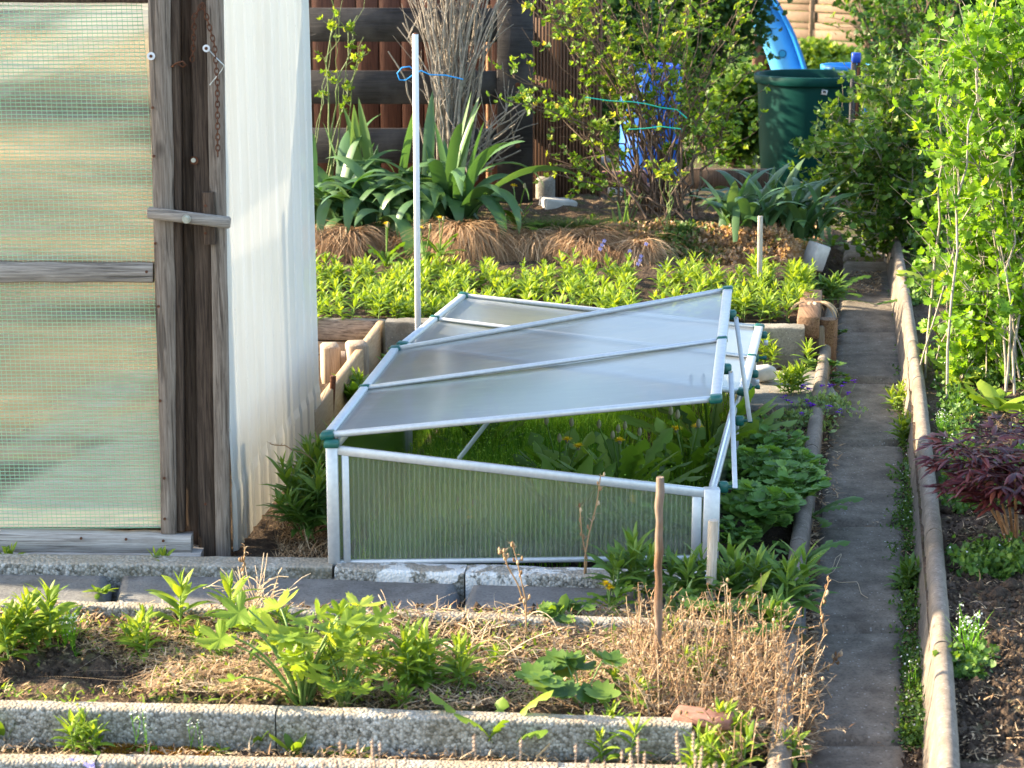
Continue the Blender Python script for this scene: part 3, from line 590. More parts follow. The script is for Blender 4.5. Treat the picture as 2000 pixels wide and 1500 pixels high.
for i in range(len(RE)-1):
    a,b=np.array(RE[i],float),np.array(RE[i+1],float); s=(b-a)*.005; edging([a+s,b-s],.20,-.08,.05,'tall edging stone right of the path, '+lab[i],gr_,50+i,.03)
# ---------------------------------------------------------------- raised bed, beam, stumps
def P3(px,py,Y): return V(px,py,Y)
a=G(752,628,.245); b=G(1572,640,.245)
kerb('concrete_edge',a,b,.245,-.05,.09,M['wallconc'],'rough concrete edge wall of the leafy green bed behind the cold frame','wall',pxl=False,noise_=.012,r=.01,seed=61,n=90)
A=G(1575,700,.20);
mb=MB(); A=G(1578,640,.23); B=G(1585,585,.23); bar(mb,A,B,.10,.10,mi=0,bev=.006); 
tb=thing('timber_beam','old timber beam at the right end of the leafy bed','timber',(A[0],A[1],0.0)); obj('beam',mb,M['wood_beam'],tb)
mb=MB(); c=(A*.9+B*.1); bar(mb,c+[0,0,-.05],[c[0],c[1],-.02],.09,.09,up=(0,1,0),bev=.005); obj('support_post',mb,M['wood_dark'],tb)
mb=MB(); p=G(1612,668,.13); sweep(mb,line(p+[0,0,-.16],p+[.005,.0,.11],10),[(.05*math.cos(t)*(1+.15*math.sin(3*t)),.04*math.sin(t)) for t in np.linspace(0,2*PI,13)[:-1]],up=(0,1,0),noise=.02,seed=4)
obj('post_stub',mb,M['wood_beam'],label='short broken brown post stub beside the timber beam',cat='post')
mb=MB(); p=G(1600,720,.02); bar(mb,p,p+[-.012,.0,.20],.055,.022,up=(0,1,0),bev=.006); obj('broken_board',mb,M['wood_grey'],label='broken silver grey board end standing below the post stub',cat='board')
# pale slab behind the aubrieta
mb=MB(); c=G(1525,755,.09); sweep(mb,line(c+[-.30,0,0],c+[.22,0,0],12),rprof(.62,.05,.008,2,-.05),noise=.006,seed=3); obj('stone_slab',mb,M['wallconc'],label='pale concrete slab lying sunlit at the foot of the concrete edge wall',cat='slab')
mb=MB()
p=G(1497,742,.10); box(mb,p+[-.02,0,.03],(.11,.08,.06),rot=np.array([[.9,-.4,0],[.4,.9,0],[0,0,1]]),bev=.012); obj('rock',mb,M['stone'],label='pale rock on the sunlit slab beside the cold frame',cat='rock')
# brick in the front right corner
br=thing('brick','red brick with mossy side lying behind the front kerb end','brick',G(1375,1425,.02))
mb=MB(); A=G(1318,1385,.17); B=G(1432,1400,.17); bar(mb,A+[0,0,-.012],B+[0,0,-.012],.07,.024,bev=.004); obj('top_face',mb,M['brick'],br)
mb=MB(); bar(mb,A+[.004,0,-.075],B+[-.002,0,-.075],.064,.10,bev=.004); obj('mossy_side',mb,M['brick_moss'],br)
for k,(x,t) in enumerate([(1392,'left'),(1442,'middle'),(1478,'right')]):
    mb=MB(); p=G(x,1500,.0); tube(mb,line(p,p+[0,0,.09 if k<2 else .12],6),.02 if k<2 else .026,10); obj('edging_pale',mb,M['kerb_pipe'],label=f'short round edging post below the mossy brick, {t} of the three',cat='edging post',group='short round edging posts by the brick')
# ---------------------------------------------------------------- greenhouse
YG=6.1
def g3(px,py,dy=0.0): return V(px,py,YG)+np.array([0,dy,0])
gh=thing('greenhouse','weathered wooden greenhouse with green netted film door and cream corrugated side','greenhouse',(-1.7,YG+.6,.1))
def vboard(mb,x0t,x1t,x0b,x1b,yt,yb,d0,th,wav=0,seed=0,n=40):
    """upright board by its outline on the front plane; front face at d0, thickness th"""
    T0,T1,B0,B1=g3(x0t,yt),g3(x1t,yt),g3(x0b,yb),g3(x1b,yb)
    Lf=line(B0,T0,n);Rf=line(B1,T1,n)
    if wav:
        s=np.linspace(0,1,n); Rf[:,0]+=wav*(fbm(s*9,s*0+seed,3,seed)-.5)*2; Lf[:,0]+=wav*.5*(fbm(s*7,s*0+seed+3,3,seed)-.5)*2
    b=.003
    ring=lambda i:[Lf[i]+[0,d0+th,0],Lf[i]+[0,d0+b,0],Lf[i]+[b,d0,0],(Lf[i]+Rf[i])/2+[0,d0-.001,0],Rf[i]+[-b,d0,0],Rf[i]+[0,d0+b,0],Rf[i]+[0,d0+th,0]]
    v=np.array([ring(i) for i in range(n)]); m=7
    i=np.arange(n-1)[:,None]*m; j=np.arange(m)[None]; jn=(j+1)%m
    mb.add(v.reshape(-1,3),np.stack([i+j,i+jn,i+m+jn,i+m+j],-1).reshape(-1,4)); mb.ngon(v[0][::-1]); mb.ngon(v[-1])
def hboard(mb,x0,x1,y0a,y0b,y1a,y1b,d0,th,seed=0,wav=.004,n=60):
    """lying board: top edge runs y0a..y0b, bottom y1a..y1b"""
    T=line(g3(x0,y0a),g3(x1,y0b),n);B=line(g3(x0,y1a),g3(x1,y1b),n); s=np.linspace(0,1,n)
    T[:,2]+=wav*(fbm(s*22,s*0+seed,4,seed)-.5)*2; B[:,2]+=wav*(fbm(s*18,s*0,4,seed+5)-.5)*2; b=.004
    ring=lambda i:[T[i]+[0,d0+th,0],T[i]+[0,d0+b,0],T[i]+[0,d0,-b],B[i]+[0,d0,b],B[i]+[0,d0+b,0],B[i]+[0,d0+th,0]]
    v=np.array([ring(i) for i in range(n)]); m=6; i=np.arange(n-1)[:,None]*m; j=np.arange(m)[None]; jn=(j+1)%m
    mb.add(v.reshape(-1,3),np.stack([i+j,i+m+j,i+m+jn,i+jn],-1).reshape(-1,4)); mb.ngon(v[0]); mb.ngon(v[-1][::-1])
# corner boards
for (a,b_,c,d,d0,th,mt,nm) in [(340,372,362,392,.03,.05,'wood_dark','frame_board'),(372,414,388,430,.0,.06,'wood_dark','corner_post'),(404,437,424,452,-.025,.024,'wood_grey','corner_board')]:
    mb=MB(); vboard(mb,a,b_,c,d,-60,1090,d0,th,.003,seed=a); obj(nm,mb,M[mt],gh)
# the door: stiles, rails, film, net
door=bpy.data.objects.new('door',None); COL.objects.link(door); door.parent=gh
mb=MB(); vboard(mb,293,338,320,350,-60,1034,-.045,.04,.006,seed=3); obj('stile',mb,M['wood_grey'],door)
mb=MB(); vboard(mb,330,352,345,363,-60,1032,-.03,.05,.002,seed=5); obj('stile',mb,M['wood_dark'],door)
mb=MB(); hboard(mb,-700,302,505,511,543,549,-.035,.035,seed=2); obj('rail',mb,M['wood_greyx'],door)
mb=MB(); hboard(mb,-700,378,1014,1036,1062,1071,-.055,.05,seed=6); obj('bottom_rail',mb,M['wood_bright'],door)
mb=MB(); hboard(mb,-700,300,-60,-60,2,4,-.035,.035,seed=9); obj('top_rail',mb,M['wood_dark'],door)
mb=MB(); hboard(mb,-700,398,1064,1070,1086,1089,-.065,.16,seed=7); obj('sill',mb,M['wood_bright'],gh)
# film
mb=MB(); nx,nzv=60,140; x0,x1=-3.3,g3(306,500)[0]; zz=np.linspace(g3(0,1030)[2],2.0,nzv); xx=np.linspace(x0,x1+.02,nx)
X,Z=np.meshgrid(xx,zz,indexing='ij'); Yf=YG+.004+.008*(fbm(X*2,Z*5,4,5)-.5); i=np.arange(nx-1)[:,None]*nzv+np.arange(nzv-1)[None]
mb.add(np.stack([X,Yf,Z],-1).reshape(-1,3),np.stack([i,i+nzv,i+nzv+1,i+1],-1).reshape(-1,4)); obj('film',mb,M['film'],door)
# net: every thread is real
mb=MB(); xr=g3(306,500)[0]; zb,zt=g3(0,1027)[2],1.95; px=.0153; pz=.0117; k=60
xs_=np.arange(xr-2.2,xr+.004,px); zs_=np.arange(zb,zt,pz)
def yn(x,z): return YG-.012+.006*(fbm(x*4,z*4,2,7)-.5)
def warp(x,z): return x+.010*(fbm(x*3,z*2.2,3,1)-.5)+(z-1.)*-.018, z+.012*(fbm(x*1.7,z*5,3,2)-.5)
zl=np.linspace(zb,zt,k); Xv=xs_[:,None]+0*zl[None]; Zv=zl[None]+0*xs_[:,None]; wx,wz=warp(Xv,Zv); wx=np.minimum(wx,xr+.012-(Zv-1)*.012)
tube_many(mb,np.stack([wx,yn(wx,wz),wz],-1),np.full((len(xs_),k),.0009),4)
xl=np.linspace(xr-2.2,xr+.006,k); Xh=xl[None]+0*zs_[:,None]; Zh=zs_[:,None]+0*xl[None]; wx,wz=warp(Xh,Zh); tube_many(mb,np.stack([wx,yn(wx,wz)-.001,wz],-1),np.full((len(zs_),k),.0013),4)
obj('net',mb,M['net'],door)
# mats and staging seen through the film
mb=MB(); X,Z=np.meshgrid(np.linspace(-3.3,-.98,50),np.linspace(.42,1.78,90),indexing='ij'); Yy=YG+.10+.05*(fbm(X*1.1,Z*7,3,4)-.5); i=np.arange(49)[:,None]*90+np.arange(89)[None]
mb.add(np.stack([X,Yy,Z],-1).reshape(-1,3),np.stack([i,i+90,i+91,i+1],-1).reshape(-1,4)); obj('shading_mat',mb,M['mat_in'],gh)
mb=MB(); 
for zc,c in((.30,0),(.13,1)): box(mb,(-2.1,YG+.16,zc),(2.3,.03,.07),bev=.004)
for xc in(-1.15,-1.9,-2.6): box(mb,(xc,YG+.2,.25),(.05,.05,.5),bev=.004)
obj('staging',mb,M['wood_dark'],gh)
# side sheet: trapezoid corrugation in plan
C0=g3(452,1092); C0[2]=.08; C1=V(629,872,7.75); 
P0=np.array([g3(439,600)[0],YG-.012]); P1=np.array([V(621,700,7.5)[0],7.5]); d=P1-P0; ln=np.linalg.norm(d); d/=ln; nrm=np.array([d[1],-d[0]])
ridges=11; prof=[]; pitch=ln/ridges
for r_ in range(ridges):
    for (s,a) in((0,0),(.05,-.007),(.09,.003),(.14,.013),(.80,.014),(.86,.004),(.93,0)): prof.append((r_*pitch+s*pitch,a))
prof.append((ln,0)); prof=np.array(prof); zs=np.concatenate([np.linspace(.08,.5,14),np.linspace(.6,2.05,20)])
v=[]
for z in zs:
    wob=.003*(fbm(prof[:,0]*2,z*3+0*prof[:,0],3,6)-.5)*(1.3 if z<.5 else .8)
    lean=-(z-.9)*.004; e=np.where(prof[:,0]<.1,.008*math.sin(z*5),0)
    p=P0[None]+d[None]*(prof[:,0]+e*0)[:,None]+nrm[None]*(prof[:,1]*(.7 if z<.3 else .26)+wob+lean+.002*np.sin(z*6)*(prof[:,0]<.14))[:,None]; v.append(np.c_[p,np.full(len(p),z)])
v=np.array(v); m=len(prof); mb=MB(); i=np.arange(len(zs)-1)[:,None]*m+np.arange(m-1)[None]
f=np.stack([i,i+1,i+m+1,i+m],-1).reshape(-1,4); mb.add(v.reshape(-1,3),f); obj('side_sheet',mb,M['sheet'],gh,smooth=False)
# rest of the house: back, left end, roof
mb=MB(); box(mb,(-2.1,7.52,1.05),(2.6,.03,2.0),bev=.003); obj('back_wall',mb,M['sheet'],gh); mb=MB(); box(mb,(-3.42,6.8,1.05),(.003,1.4,2.0)); obj('end_wall',mb,M['clearfilm'],gh)
mb=MB(); bar(mb,(-2.12,5.98,2.12),(-2.12,7.58,2.26),2.7,.004,bev=0); obj('roof',mb,M['clearfilm'],gh)
mb=MB(); bar(mb,(-3.4,YG+.02,2.02),(-.86,YG+.02,2.02),.08,.09); obj('eaves_beam',mb,M['wood_dark'],gh)
for (x,y) in((-3.38,7.45),(-.88,7.42)):
    mb=MB(); bar(mb,(x,y,.0),(x,y,2.1),.06,.06,up=(0,1,0)); obj('corner_post',mb,M['wood_dark'],gh)
# gauze left edge of the sheet
# turn button with bolt and washer
tbn=bpy.data.objects.new('turn_button',None); COL.objects.link(tbn); tbn.parent=gh
mb=MB(); A=g3(296,408,-.075); B=g3(457,428,-.075); y_=nz(B-A); bar(mb,A,B,.022,.026/.026*.034,up=(0,0,1),bev=.006); mb2=MB()
mb=MB(); x,y,z=frame_of(A,B,(0,-1,0)); box(mb,(A+B)/2,(.036,np.linalg.norm(B-A),.02),rot=np.stack([x,y,z],1),bev=.005); obj('wooden_bar',mb,M['wood_greyx'],tbn)
def disc(mb,c,r,t,n=20,mi=0,ax=(0,-1,0)):
    c=np.asarray(c,float); tube(mb,np.array([c,c+np.array(ax)*t*.5,c+np.array(ax)*t]),r,n,mi)
c=g3(373,419,-.088)
mb=MB(); disc(mb,c,.0135,.003); obj('washer',mb,M['steel'],tbn); mb=MB(); disc(mb,c+[0,-.002,0],.0085,.009,6); obj('bolt',mb,M['steel'],tbn)
for (x,y,r,mt) in((301,107,.012,'label'),(408,92,.011,'label')):
    mb=MB(); disc(mb,g3(x,y,-.05),r,.004); w=obj('washer',mb,M['label'],gh); mb=MB(); disc(mb,g3(x,y,-.054),.005,.003,8); obj('screw',mb,M['rust'],w)
for (x,y,r,mt) in((380,313,.013,'rust'),(379,312,.007,'steel')):
    mb=MB(); disc(mb,g3(x,y,-.004 if r>.01 else -.008),r,.006); obj('coach_bolt',mb,M[mt],gh)
for (x,y) in((304,207),(306,301),(309,470),(315,592),(318,775),(326,925),(327,1004),(406,397),(406,450),(166,1040),(253,1042),(325,1045),(330,1064),(406,975),(292,525)):
    mb=MB(); disc(mb,g3(x,y,-.058 if y>1030 else -.05),.0045,.004,8); obj('screw',mb,M['rust'],gh)
mb=MB(); vboard(mb,399,421,403,425,372,473,-.045,.02,.002,seed=12,n=8); obj('stop_block',mb,M['wood_dark'],gh)
# chain, link by link
def chain(pts,name,rl=.011,mt='rust'):
    mb=MB(); P=np.array(pts); seg=np.linalg.norm(np.diff(P,axis=0),axis=1); cum=np.r_[0,seg.cumsum()]; n=int(cum[-1]/(rl*1.45))
    for i in range(n):
        s=(i+.5)/n*cum[-1]; k=min(np.searchsorted(cum,s)-1,len(seg)-1); k=max(k,0); t=(s-cum[k])/seg[k]; c=P[k]+(P[k+1]-P[k])*t; dr=nz(P[k+1]-P[k])
        sd=nz(np.cross(dr,[0,1,0])) if i%2==0 else nz(np.cross(dr,[1,.2,0])); a=np.linspace(0,2*PI,13)
        lp=c+np.outer(np.cos(a)*rl,dr)+np.outer(np.sin(a)*rl*.55,sd); tube(mb,lp,.0019,5,caps=False)
    return obj(name,mb,M[mt],gh)
chain([g3(400,5,-.05),g3(408,30,-.05),g3(424,85,-.055),g3(430,150,-.06),g3(431,300,-.06)],'chain'); chain([g3(398,8,-.04),g3(384,30,-.04),g3(381,95,-.035),g3(378,118,-.03)],'chain')
mb=MB(); tube(mb,[g3(414,96,-.055),g3(430,112,-.06),g3(443,125,-.06),g3(438,135,-.06),g3(415,163,-.055)],.0018,6); obj('wire_hook',mb,M['steel'],gh)
mb=MB(); tube(mb,[g3(335,128,-.03),g3(342,127,-.05),g3(352,120,-.06),g3(362,117,-.05),g3(368,124,-.05),g3(362,129,-.04),g3(352,123,-.04)],.003,6); obj('hook_eye',mb,M['rust'],gh)
for (x,y) in((433,306),(437,500),(448,837)):
    mb=MB(); disc(mb,g3(x,y,-.012),.006,.004,8); obj('nail',mb,M['steel'],gh)
# ---------------------------------------------------------------- cold frame
A=G(650,872,.50); A=V(650,866,6.03); Y0=6.03
def onz(px,py,z): return G(px,py,z)
TA=G(648,868,.50); TB=G(1390,955,.345); TC=G(903,582,.50); TE=G(1470,652,.345)
zb_=.115
cf=thing('cold_frame','aluminium cold frame with ribbed clear sides, near lid propped open','cold frame',(float((TA[0]+TE[0])/2),float((TA[1]+TE[1])/2),zb_))
def at(p,z): return np.array([p[0],p[1],z])
BA,BB,BC,BE=at(TA,zb_),at(TB,zb_),at(TC,zb_),at(TE,zb_)
def panel(name,b0,b1,t0,t1,mat,th=.006):
    mb=MB(); n=nz(np.cross(b1-b0,[0,0,1.]))*th/2; mb.add([b0-n,b1-n,t1-n,t0-n,b0+n,b1+n,t1+n,t0+n],[(0,1,2,3),(5,4,7,6),(0,4,5,1),(3,2,6,7),(1,5,6,2),(0,3,7,4)])
    o=obj(name,mb,mat,cf,smooth=False); uv=o.data.uv_layers.new(name='UVMap'); d=nz(b1-b0); og=abs_loc(cf)
    for l in o.data.loops:
        p=np.array(o.data.vertices[l.vertex_index].co)+og; uv.data[l.index].uv=(float(np.dot(p-b0,d)),float(p[2]))
    return o
panel('front_panel',BA,BB,TA,TB,M['panel']); panel('far_panel',BC,BE,TC,TE,M['panel_end'])
MBm,ME=(BA+BC)/2,(BB+BE)/2; TM,TN=(TA+TC)/2,(TB+TE)/2
panel('rear_panel',BA,MBm,TA,TM,M['panel']); panel('rear_panel',MBm,BC,TM,TC,M['panel']); panel('low_panel',BB,ME,TB,TN,M['panel']); panel('low_panel',ME,BE,TN,TE,M['panel_end'])
def abar(name,a,b,w,t,par=cf,mt='alu',bev=.003,up=(0,0,1)):
    mb=MB(); bar(mb,a,b,w,t,up,bev=bev); return obj(name,mb,M[mt],par)
dn=np.array([0,0,-.014]); fo=np.array([0,-.006,0])
abar('top_rail',TA+dn+fo,TB+dn+fo,.014,.028); abar('top_rail',TC+dn,TE+dn,.018,.03); abar('top_rail',TA+dn,TC+dn,.02,.026); abar('top_rail',TB+dn,TE+dn,.024,.026)
for p,q in((TA,BA),(TC,BC),(TE,BE)): abar('corner_post',at(q,zb_),at(q,p[2]-.004),.036,.032,up=(0,1,0))
abar('corner_post',BB,at(BB,TB[2]+.003),.05,.036,up=(0,1,0)); abar('corner_post',ME,at(ME,TN[2]-.01),.03,.03,up=(0,1,0)); abar('corner_post',MBm,at(MBm,TM[2]-.01),.03,.03,up=(0,1,0))
abar('bottom_rail',BA+[0,0,.008],BB+[0,0,.008],.016,.016)
q=nz(BB-BA); abar('inner_strip',BB-q*.045+[0,-.005,.01],at(BB-q*.045,TB[2]-.02)+[0,-.005,0],.03,.01,up=(0,1,0))
abar('inner_strip',BA+q*.04+[0,-.005,.01],at(BA+q*.04,TA[2]-.02)+[0,-.005,0],.022,.01,up=(0,1,0))
mb=MB(); box(mb,at(TA,.508)+[0,-.004,-.004],(.046,.04,.022),bev=.004); obj('corner_cap',mb,M['green_cap'],cf)
# lids
def lid(c,name,wear=None):
    """c: near-left, near-right, far-right, far-left"""
    ld=bpy.data.objects.new(name,None); COL.objects.link(ld); ld.parent=cf
    nl,nr,fr_,fl=[np.asarray(p,float) for p in c]; nu=24
    u=np.linspace(0,1,nu)[:,None,None]; w=np.linspace(0,1,nu)[None,:,None]; P=(nl*(1-u)+nr*u)*(1-w)+(fl*(1-u)+fr_*u)*w
    P[...,2]-= .006*np.sin(np.linspace(0,PI,nu))[:,None]
    i=np.arange(nu-1)[:,None]*nu+np.arange(nu-1)[None]; f=np.stack([i,i+nu,i+nu+1,i+1],-1).reshape(-1,4); mb=MB(); mb.add(P.reshape(-1,3),f); obj('pane',mb,M['lid'],ld)
    ml,mr=(nl+fl)/2,(nr+fr_)/2; ux=np.array([0,0,.004])
    for a,b,w_ in((nl,nr,.022),(fl,fr_,.017),(nl,fl,.029),(nr,fr_,.034)): abar('rim',a+ux,b+ux,w_,.018,ld,bev=.004)
    abar('cross_bar',ml+ux+[0,0,.001],mr+ux+[0,0,.001],.020,.014,ld,bev=.004)
    d1=nz(nr-nl); d2=nz(fl-nl)
    for p,s1,s2 in((nl,1,1),(nr,-1,1),(fr_,-1,-1),(fl,1,-1)):
        R3=np.stack([d1,d2,np.cross(d1,d2)],1); mb=MB(); box(mb,p+ux,(.042,.042,.026),rot=R3,bev=.006); obj('corner_cap',mb,M['green_cap'],ld)
    for p in(ml,mr):
        R3=np.stack([d1,d2,np.cross(d1,d2)],1); mb=MB(); box(mb,p+ux+[0,0,.001],(.038,.026,.024),rot=R3,bev=.005); obj('clip',mb,M['green_cap'],ld)
    return ld
nl=G(640,852,.52); fl=G(772,684,.52); 
nr=V(1398,781,6.05); fr_=V(1421,568,7.16)
L1=lid([nl,nr,fr_,fl],'open_lid')
fn=G(786,676,.515); L2=lid([fn,TN+[.03,.02,.02],TE+[.03,.02,.02],G(905,579,.515)],'closed_lid')
# stays and brackets
def bracket(p,par=cf,knob=True):
    mb=MB(); box(mb,p,(.03,.026,.034),bev=.005)
    if knob: tube(mb,[p,p+[.03,0,0],p+[.034,0,0],p+[.046,0,0]],[.006,.006,.009,.008],8)
    obj('bracket',mb,M['green_cap'],par)
def stay(a,b): 
    mb=MB(); bar(mb,a,b,.016,.004,up=(0,1,0),bev=.001); obj('stay_bar',mb,M['alu'],cf)
    mb=MB(); disc(mb,a+[0,-.004,0],.004,.003,8); obj('rivet',mb,M['steel'],cf)
rt=lambda t:TB+(TE-TB)*t+np.array([.03,0,-.02])
b1=rt(.04); b2=rt(.40); b3=rt(.62); b4=rt(.84)
for b in(b1,b2,b3,b4): bracket(b)
l1=nr+(fr_-nr)*.28+np.array([.024,0,-.01]); l2=nr+(fr_-nr)*.78+np.array([.024,0,-.01])
bracket(l1,knob=False); bracket(l2,knob=False); stay(l1+[.012,-.016,-.005],b1+[.035,-.016,.0]); stay(l2+[.012,-.016,-.005],b2+[.035,-.016,0])
for t in(.66,.97):
    p=rt(t)+[.02,0,.03]; mb=MB(); box(mb,p,(.03,.024,.03),bev=.006); obj('bracket',mb,M['green_cap'],cf); mb=MB(); box(mb,p+[.008,-.014,-.03],(.018,.004,.022),bev=.001); obj('clip',mb,M['alu'],cf)
# inner prop seen through the gap
mb=MB(); bar(mb,G(893,900,.30),V(960,815,7.0),.028,.004,up=(0,1,0)); obj('stay_bar',mb,M['alu'],cf)
# ---------------------------------------------------------------- wooden box behind
WB=thing('planter_box','pale wooden box with raw plank sides between greenhouse and cold frame','wooden box',(-.95,8.3,.0))
zt=.22; a=G(628,789,zt); b=G(752,626,zt); u=nz(b-a); n_=np.array([-u[1],u[0],0]); a=a-u*.12
def plank(mb,p,q,z0,z1,th,side):
    p=np.array([p[0],p[1],0]);q=np.array([q[0],q[1],0]); d=nz(q-p); s=np.array([-d[1],d[0],0])*side; c=(p+q)/2+s*th/2+[0,0,(z0+z1)/2]
    box(mb,c,(np.linalg.norm(q-p),th,z1-z0),rot=np.stack([d,[-d[1],d[0],0],[0,0,1]],1),bev=.004)
mb=MB(); plank(mb,a,b,.0,zt,.035,1); obj('side_plank',mb,M['wood_raw'],WB)
c_=b+n_*.95; c_=np.array([c_[0],c_[1]+.02,0]); mb=MB(); plank(mb,b,c_,.12,zt,.04,-1); obj('end_plank',mb,M['wood_greyx'],WB); mb=MB(); plank(mb,b-u*.006,c_-u*.006,-.04,.112,.04,-1); obj('end_plank',mb,M['wood_rawx'],WB)
mb=MB(); plank(mb,a+n_*.95,c_,.0,zt,.035,-1); obj('side_plank',mb,M['wood_raw'],WB)
mb=MB(); box(mb,a+n_*.3+u*.1+[0,0,-.1-.14],(.9,1.5,.02)); 
for (x,y,hh,w,t,sz) in((645,672,.34,.075,'left','at the greenhouse edge'),(660,690,.27,.10,'x','low one lying in front'),(697,668,.36,.085,'y','tallest, right one')):
    hh-=.12; p=G(x,y,hh); mb=MB(); box(mb,[p[0],p[1],hh-.15],(w*1.1,.11,.30),rot=np.array([[.97,-.2,0],[.2,.97,0],[0,0,1]]),bev=.012); obj('wood_block',mb,M['wood_rawz'],label=f'split wood block standing in the wooden box, {sz}',cat='wood block',group='split wood blocks inside the box')
mb=MB(); p=G(643,815,.1); bar(mb,p+[0,0,-.1],p+[.02,.0,.17],.022,.02,up=(0,1,0)); obj('iron_stake',mb,M['rust'],label='rusty iron stake leaning on the wooden box side',cat='stake')
# ---------------------------------------------------------------- poles and stakes
pb=V(817,700,8.8); pt=V(811,66,8.8); mb=MB(); bar(mb,np.array([pb[0],pb[1],-.1]),pt,.026,.026,up=(0,1,0),bev=.003)
wp=thing('white_pole','tall white square pole with rust spots standing behind the cold frame','pole',(pb[0],pb[1],0)); obj('shaft',mb,M['white_pole'],wp)
mb=MB(); box(mb,pt+[.004,0,.001],(.020,.024,.004)); obj('rusty_top',mb,M['rust'],wp)
def stick(name,x0,y0,x1,y1,Y,r,mt,label,n=14,wig=.004,sides=9,drop=.12):
    a=V(x0,y0,Y)-np.array([0,0,drop]); b=V(x1,y1,Y); P=line(a,b,n); P[:,0]+=R.normal(0,wig,n); rr=r*(1+.12*np.sin(np.arange(n)*1.7)); mb=MB(); tube(mb,P,rr,sides); return obj(name,mb,M[mt],label=label,cat='stake')
Yst=G(1285,1330,.12)[1]; stick('wooden_stake',1285,1330,1288,932,Yst,.0105,'stake','thin brown bark stake standing in the dry weeds of the front bed',n=18,wig=.0025)
Yp=G(1388,1180,.12)[1]; a=V(1388,1180,Yp); b=V(1393,1016,Yp); mb=MB(); sweep(mb,np.concatenate([line(a-[0,0,.1],b-[0,0,.012],10),[b]]),[(.0145*math.cos(t),.0135*math.sin(t)) for t in np.linspace(0,2*PI,11)[:-1]],up=(0,1,0),noise=.004,seed=2)
obj('wooden_post',mb,M['stake_pale'],label='short pale rounded post in front of the cold frame corner',cat='post')
a=V(1485,600,9.75); mb=MB(); bar(mb,a-[0,0,.2],V(1485,422,9.75),.024,.012,up=(0,1,0)); obj('wooden_stake',mb,M['stake_pale'],label='flat weathered stake standing in the leafy green bed',cat='stake')
# ---------------------------------------------------------------- brown fence and shed wall
YF=12.2
fe=thing('plank_fence','black brown rail fence behind the strap leaved plants','fence',(-.5,YF,.3))
for (y0,y1) in((16,80),(138,202),(250,318),(365,425)):
    a=V(560,(y0+y1)/2,YF); b=V(974,(y0+y1)/2+1,YF); h=(y1-y0)/F*YF; mb=MB(); bar(mb,a,b,.035,h,bev=.004); obj('rail',mb,M['fence_black'],fe)
a=V(1006,-30,YF); a2=V(1006,425,YF); mb=MB(); box(mb,(a+a2)/2+[0,.0,0],(70/F*YF,.07,a[2]-a2[2]),bev=.004); obj('post',mb,M['fence_black'],fe)
a=V(940,-30,YF+.05); mb=MB(); box(mb,[V(1001,0,YF)[0]-.12-.02,YF+.06,1.3],(.05,.04,2.2),bev=.004)
for y in(165,283,398): mb2=MB(); disc(mb2,V(1011,y,YF)+[0,-.036,0],.016,.006,10); obj('bolt',mb2,M['rust'],fe)
mb=MB(); tube(mb,line(V(955,470,YF+.25),V(955,10,YF+.25),4),.019,10); obj('rusty_pipe',mb,M['cane_r'],label='reddish brown pipe standing behind the fence rails',cat='pipe'); 
sh=thing('shed_wall','red brown board wall behind the black rail fence','wall',(-.5,12.95,0))
x0=V(520,0,12.95)[0]; x1=V(1000,0,12.95)[0]; n=11
for i in range(n):
    xa=x0+(x1-x0)*i/n; mb=MB(); box(mb,(xa+.5*(x1-x0)/n,12.95+(.006 if i%2 else 0),1.35),((x1-x0)/n-.006,.02,2.9),bev=.003); obj('board',mb,M['fence_red'],sh)
mb=MB(); box(mb,((x0+x1)/2,13.01,1.35),(x1-x0,.02,2.9)); obj('backing',mb,M['dark'],sh)
# ribbed brown panel right of the post
mb=MB(); a=V(1040,0,12.4)[0]; b=V(1178,0,12.4)[0]; n=21
for i in range(n): box(mb,(a+(b-a)*(i+.5)/n,12.4,1.15),((b-a)/n*.62,.03,2.0),bev=.004)
box(mb,((a+b)/2,12.43,1.15),(b-a,.03,2.0)); obj('ribbed_post',mb,plain('brown ribbed panel',(.10,.055,.035),(.17,.09,.055),20,.7,.3,b=.3,stretch=(1,1,.2)),label='narrow brown ribbed panel right of the fence post',cat='panel')
mb=MB(); p=V(1065,400,12.35); box(mb,p+[0,0,-.05],(.12,.14,.45),bev=.02); obj('concrete_block',mb,M['wallconc'],label='grey concrete foot below the ribbed brown panel',cat='concrete block')
mb=MB(); p=V(1088,414,12.0); box(mb,p,(.20,.16,.16),rot=np.array([[.94,-.3,.1],[.3,.95,0],[-.1,0,1]]),bev=.01); obj('rock',mb,M['stone'],label='pale grey stone block on the soil right of the fence post',cat='rock')
# brick stack under the barrel
bi=0
for r_ in range(3):
    for c in range(6):
        x=1098+c*30+(12 if r_%2 else 0); y=400-r_*26; p=V(x,y,12.95+.0); mb=MB(); w=.098; box(mb,p+R.normal(0,.004,3),(w,.2,.075),rot=None,bev=.006)
        mt=M['brick'] if (r_+c)%4 else M['stone']; rw=['bottom','middle','top'][r_]
        obj('brick',mb,mt,label=f'old brick in the low stack under the blue barrel, {rw} row',cat='brick',group=f'bricks in the {rw} row of the stack')
mb=MB(); p=V(1140,315,12.9); box(mb,p,(.34,.3,.05),bev=.01); obj('stone_slab',mb,M['wallconc'],label='mossy concrete plate on the brick stack left of the barrel',cat='slab')
mb=MB(); a=V(1330,348,13.9);b=V(1500,350,13.9); bar(mb,a,b,.08,.14,bev=.01); obj('timber',mb,M['wood_dark'],label='dark timber lying on the ground left of the green bin',cat='timber')
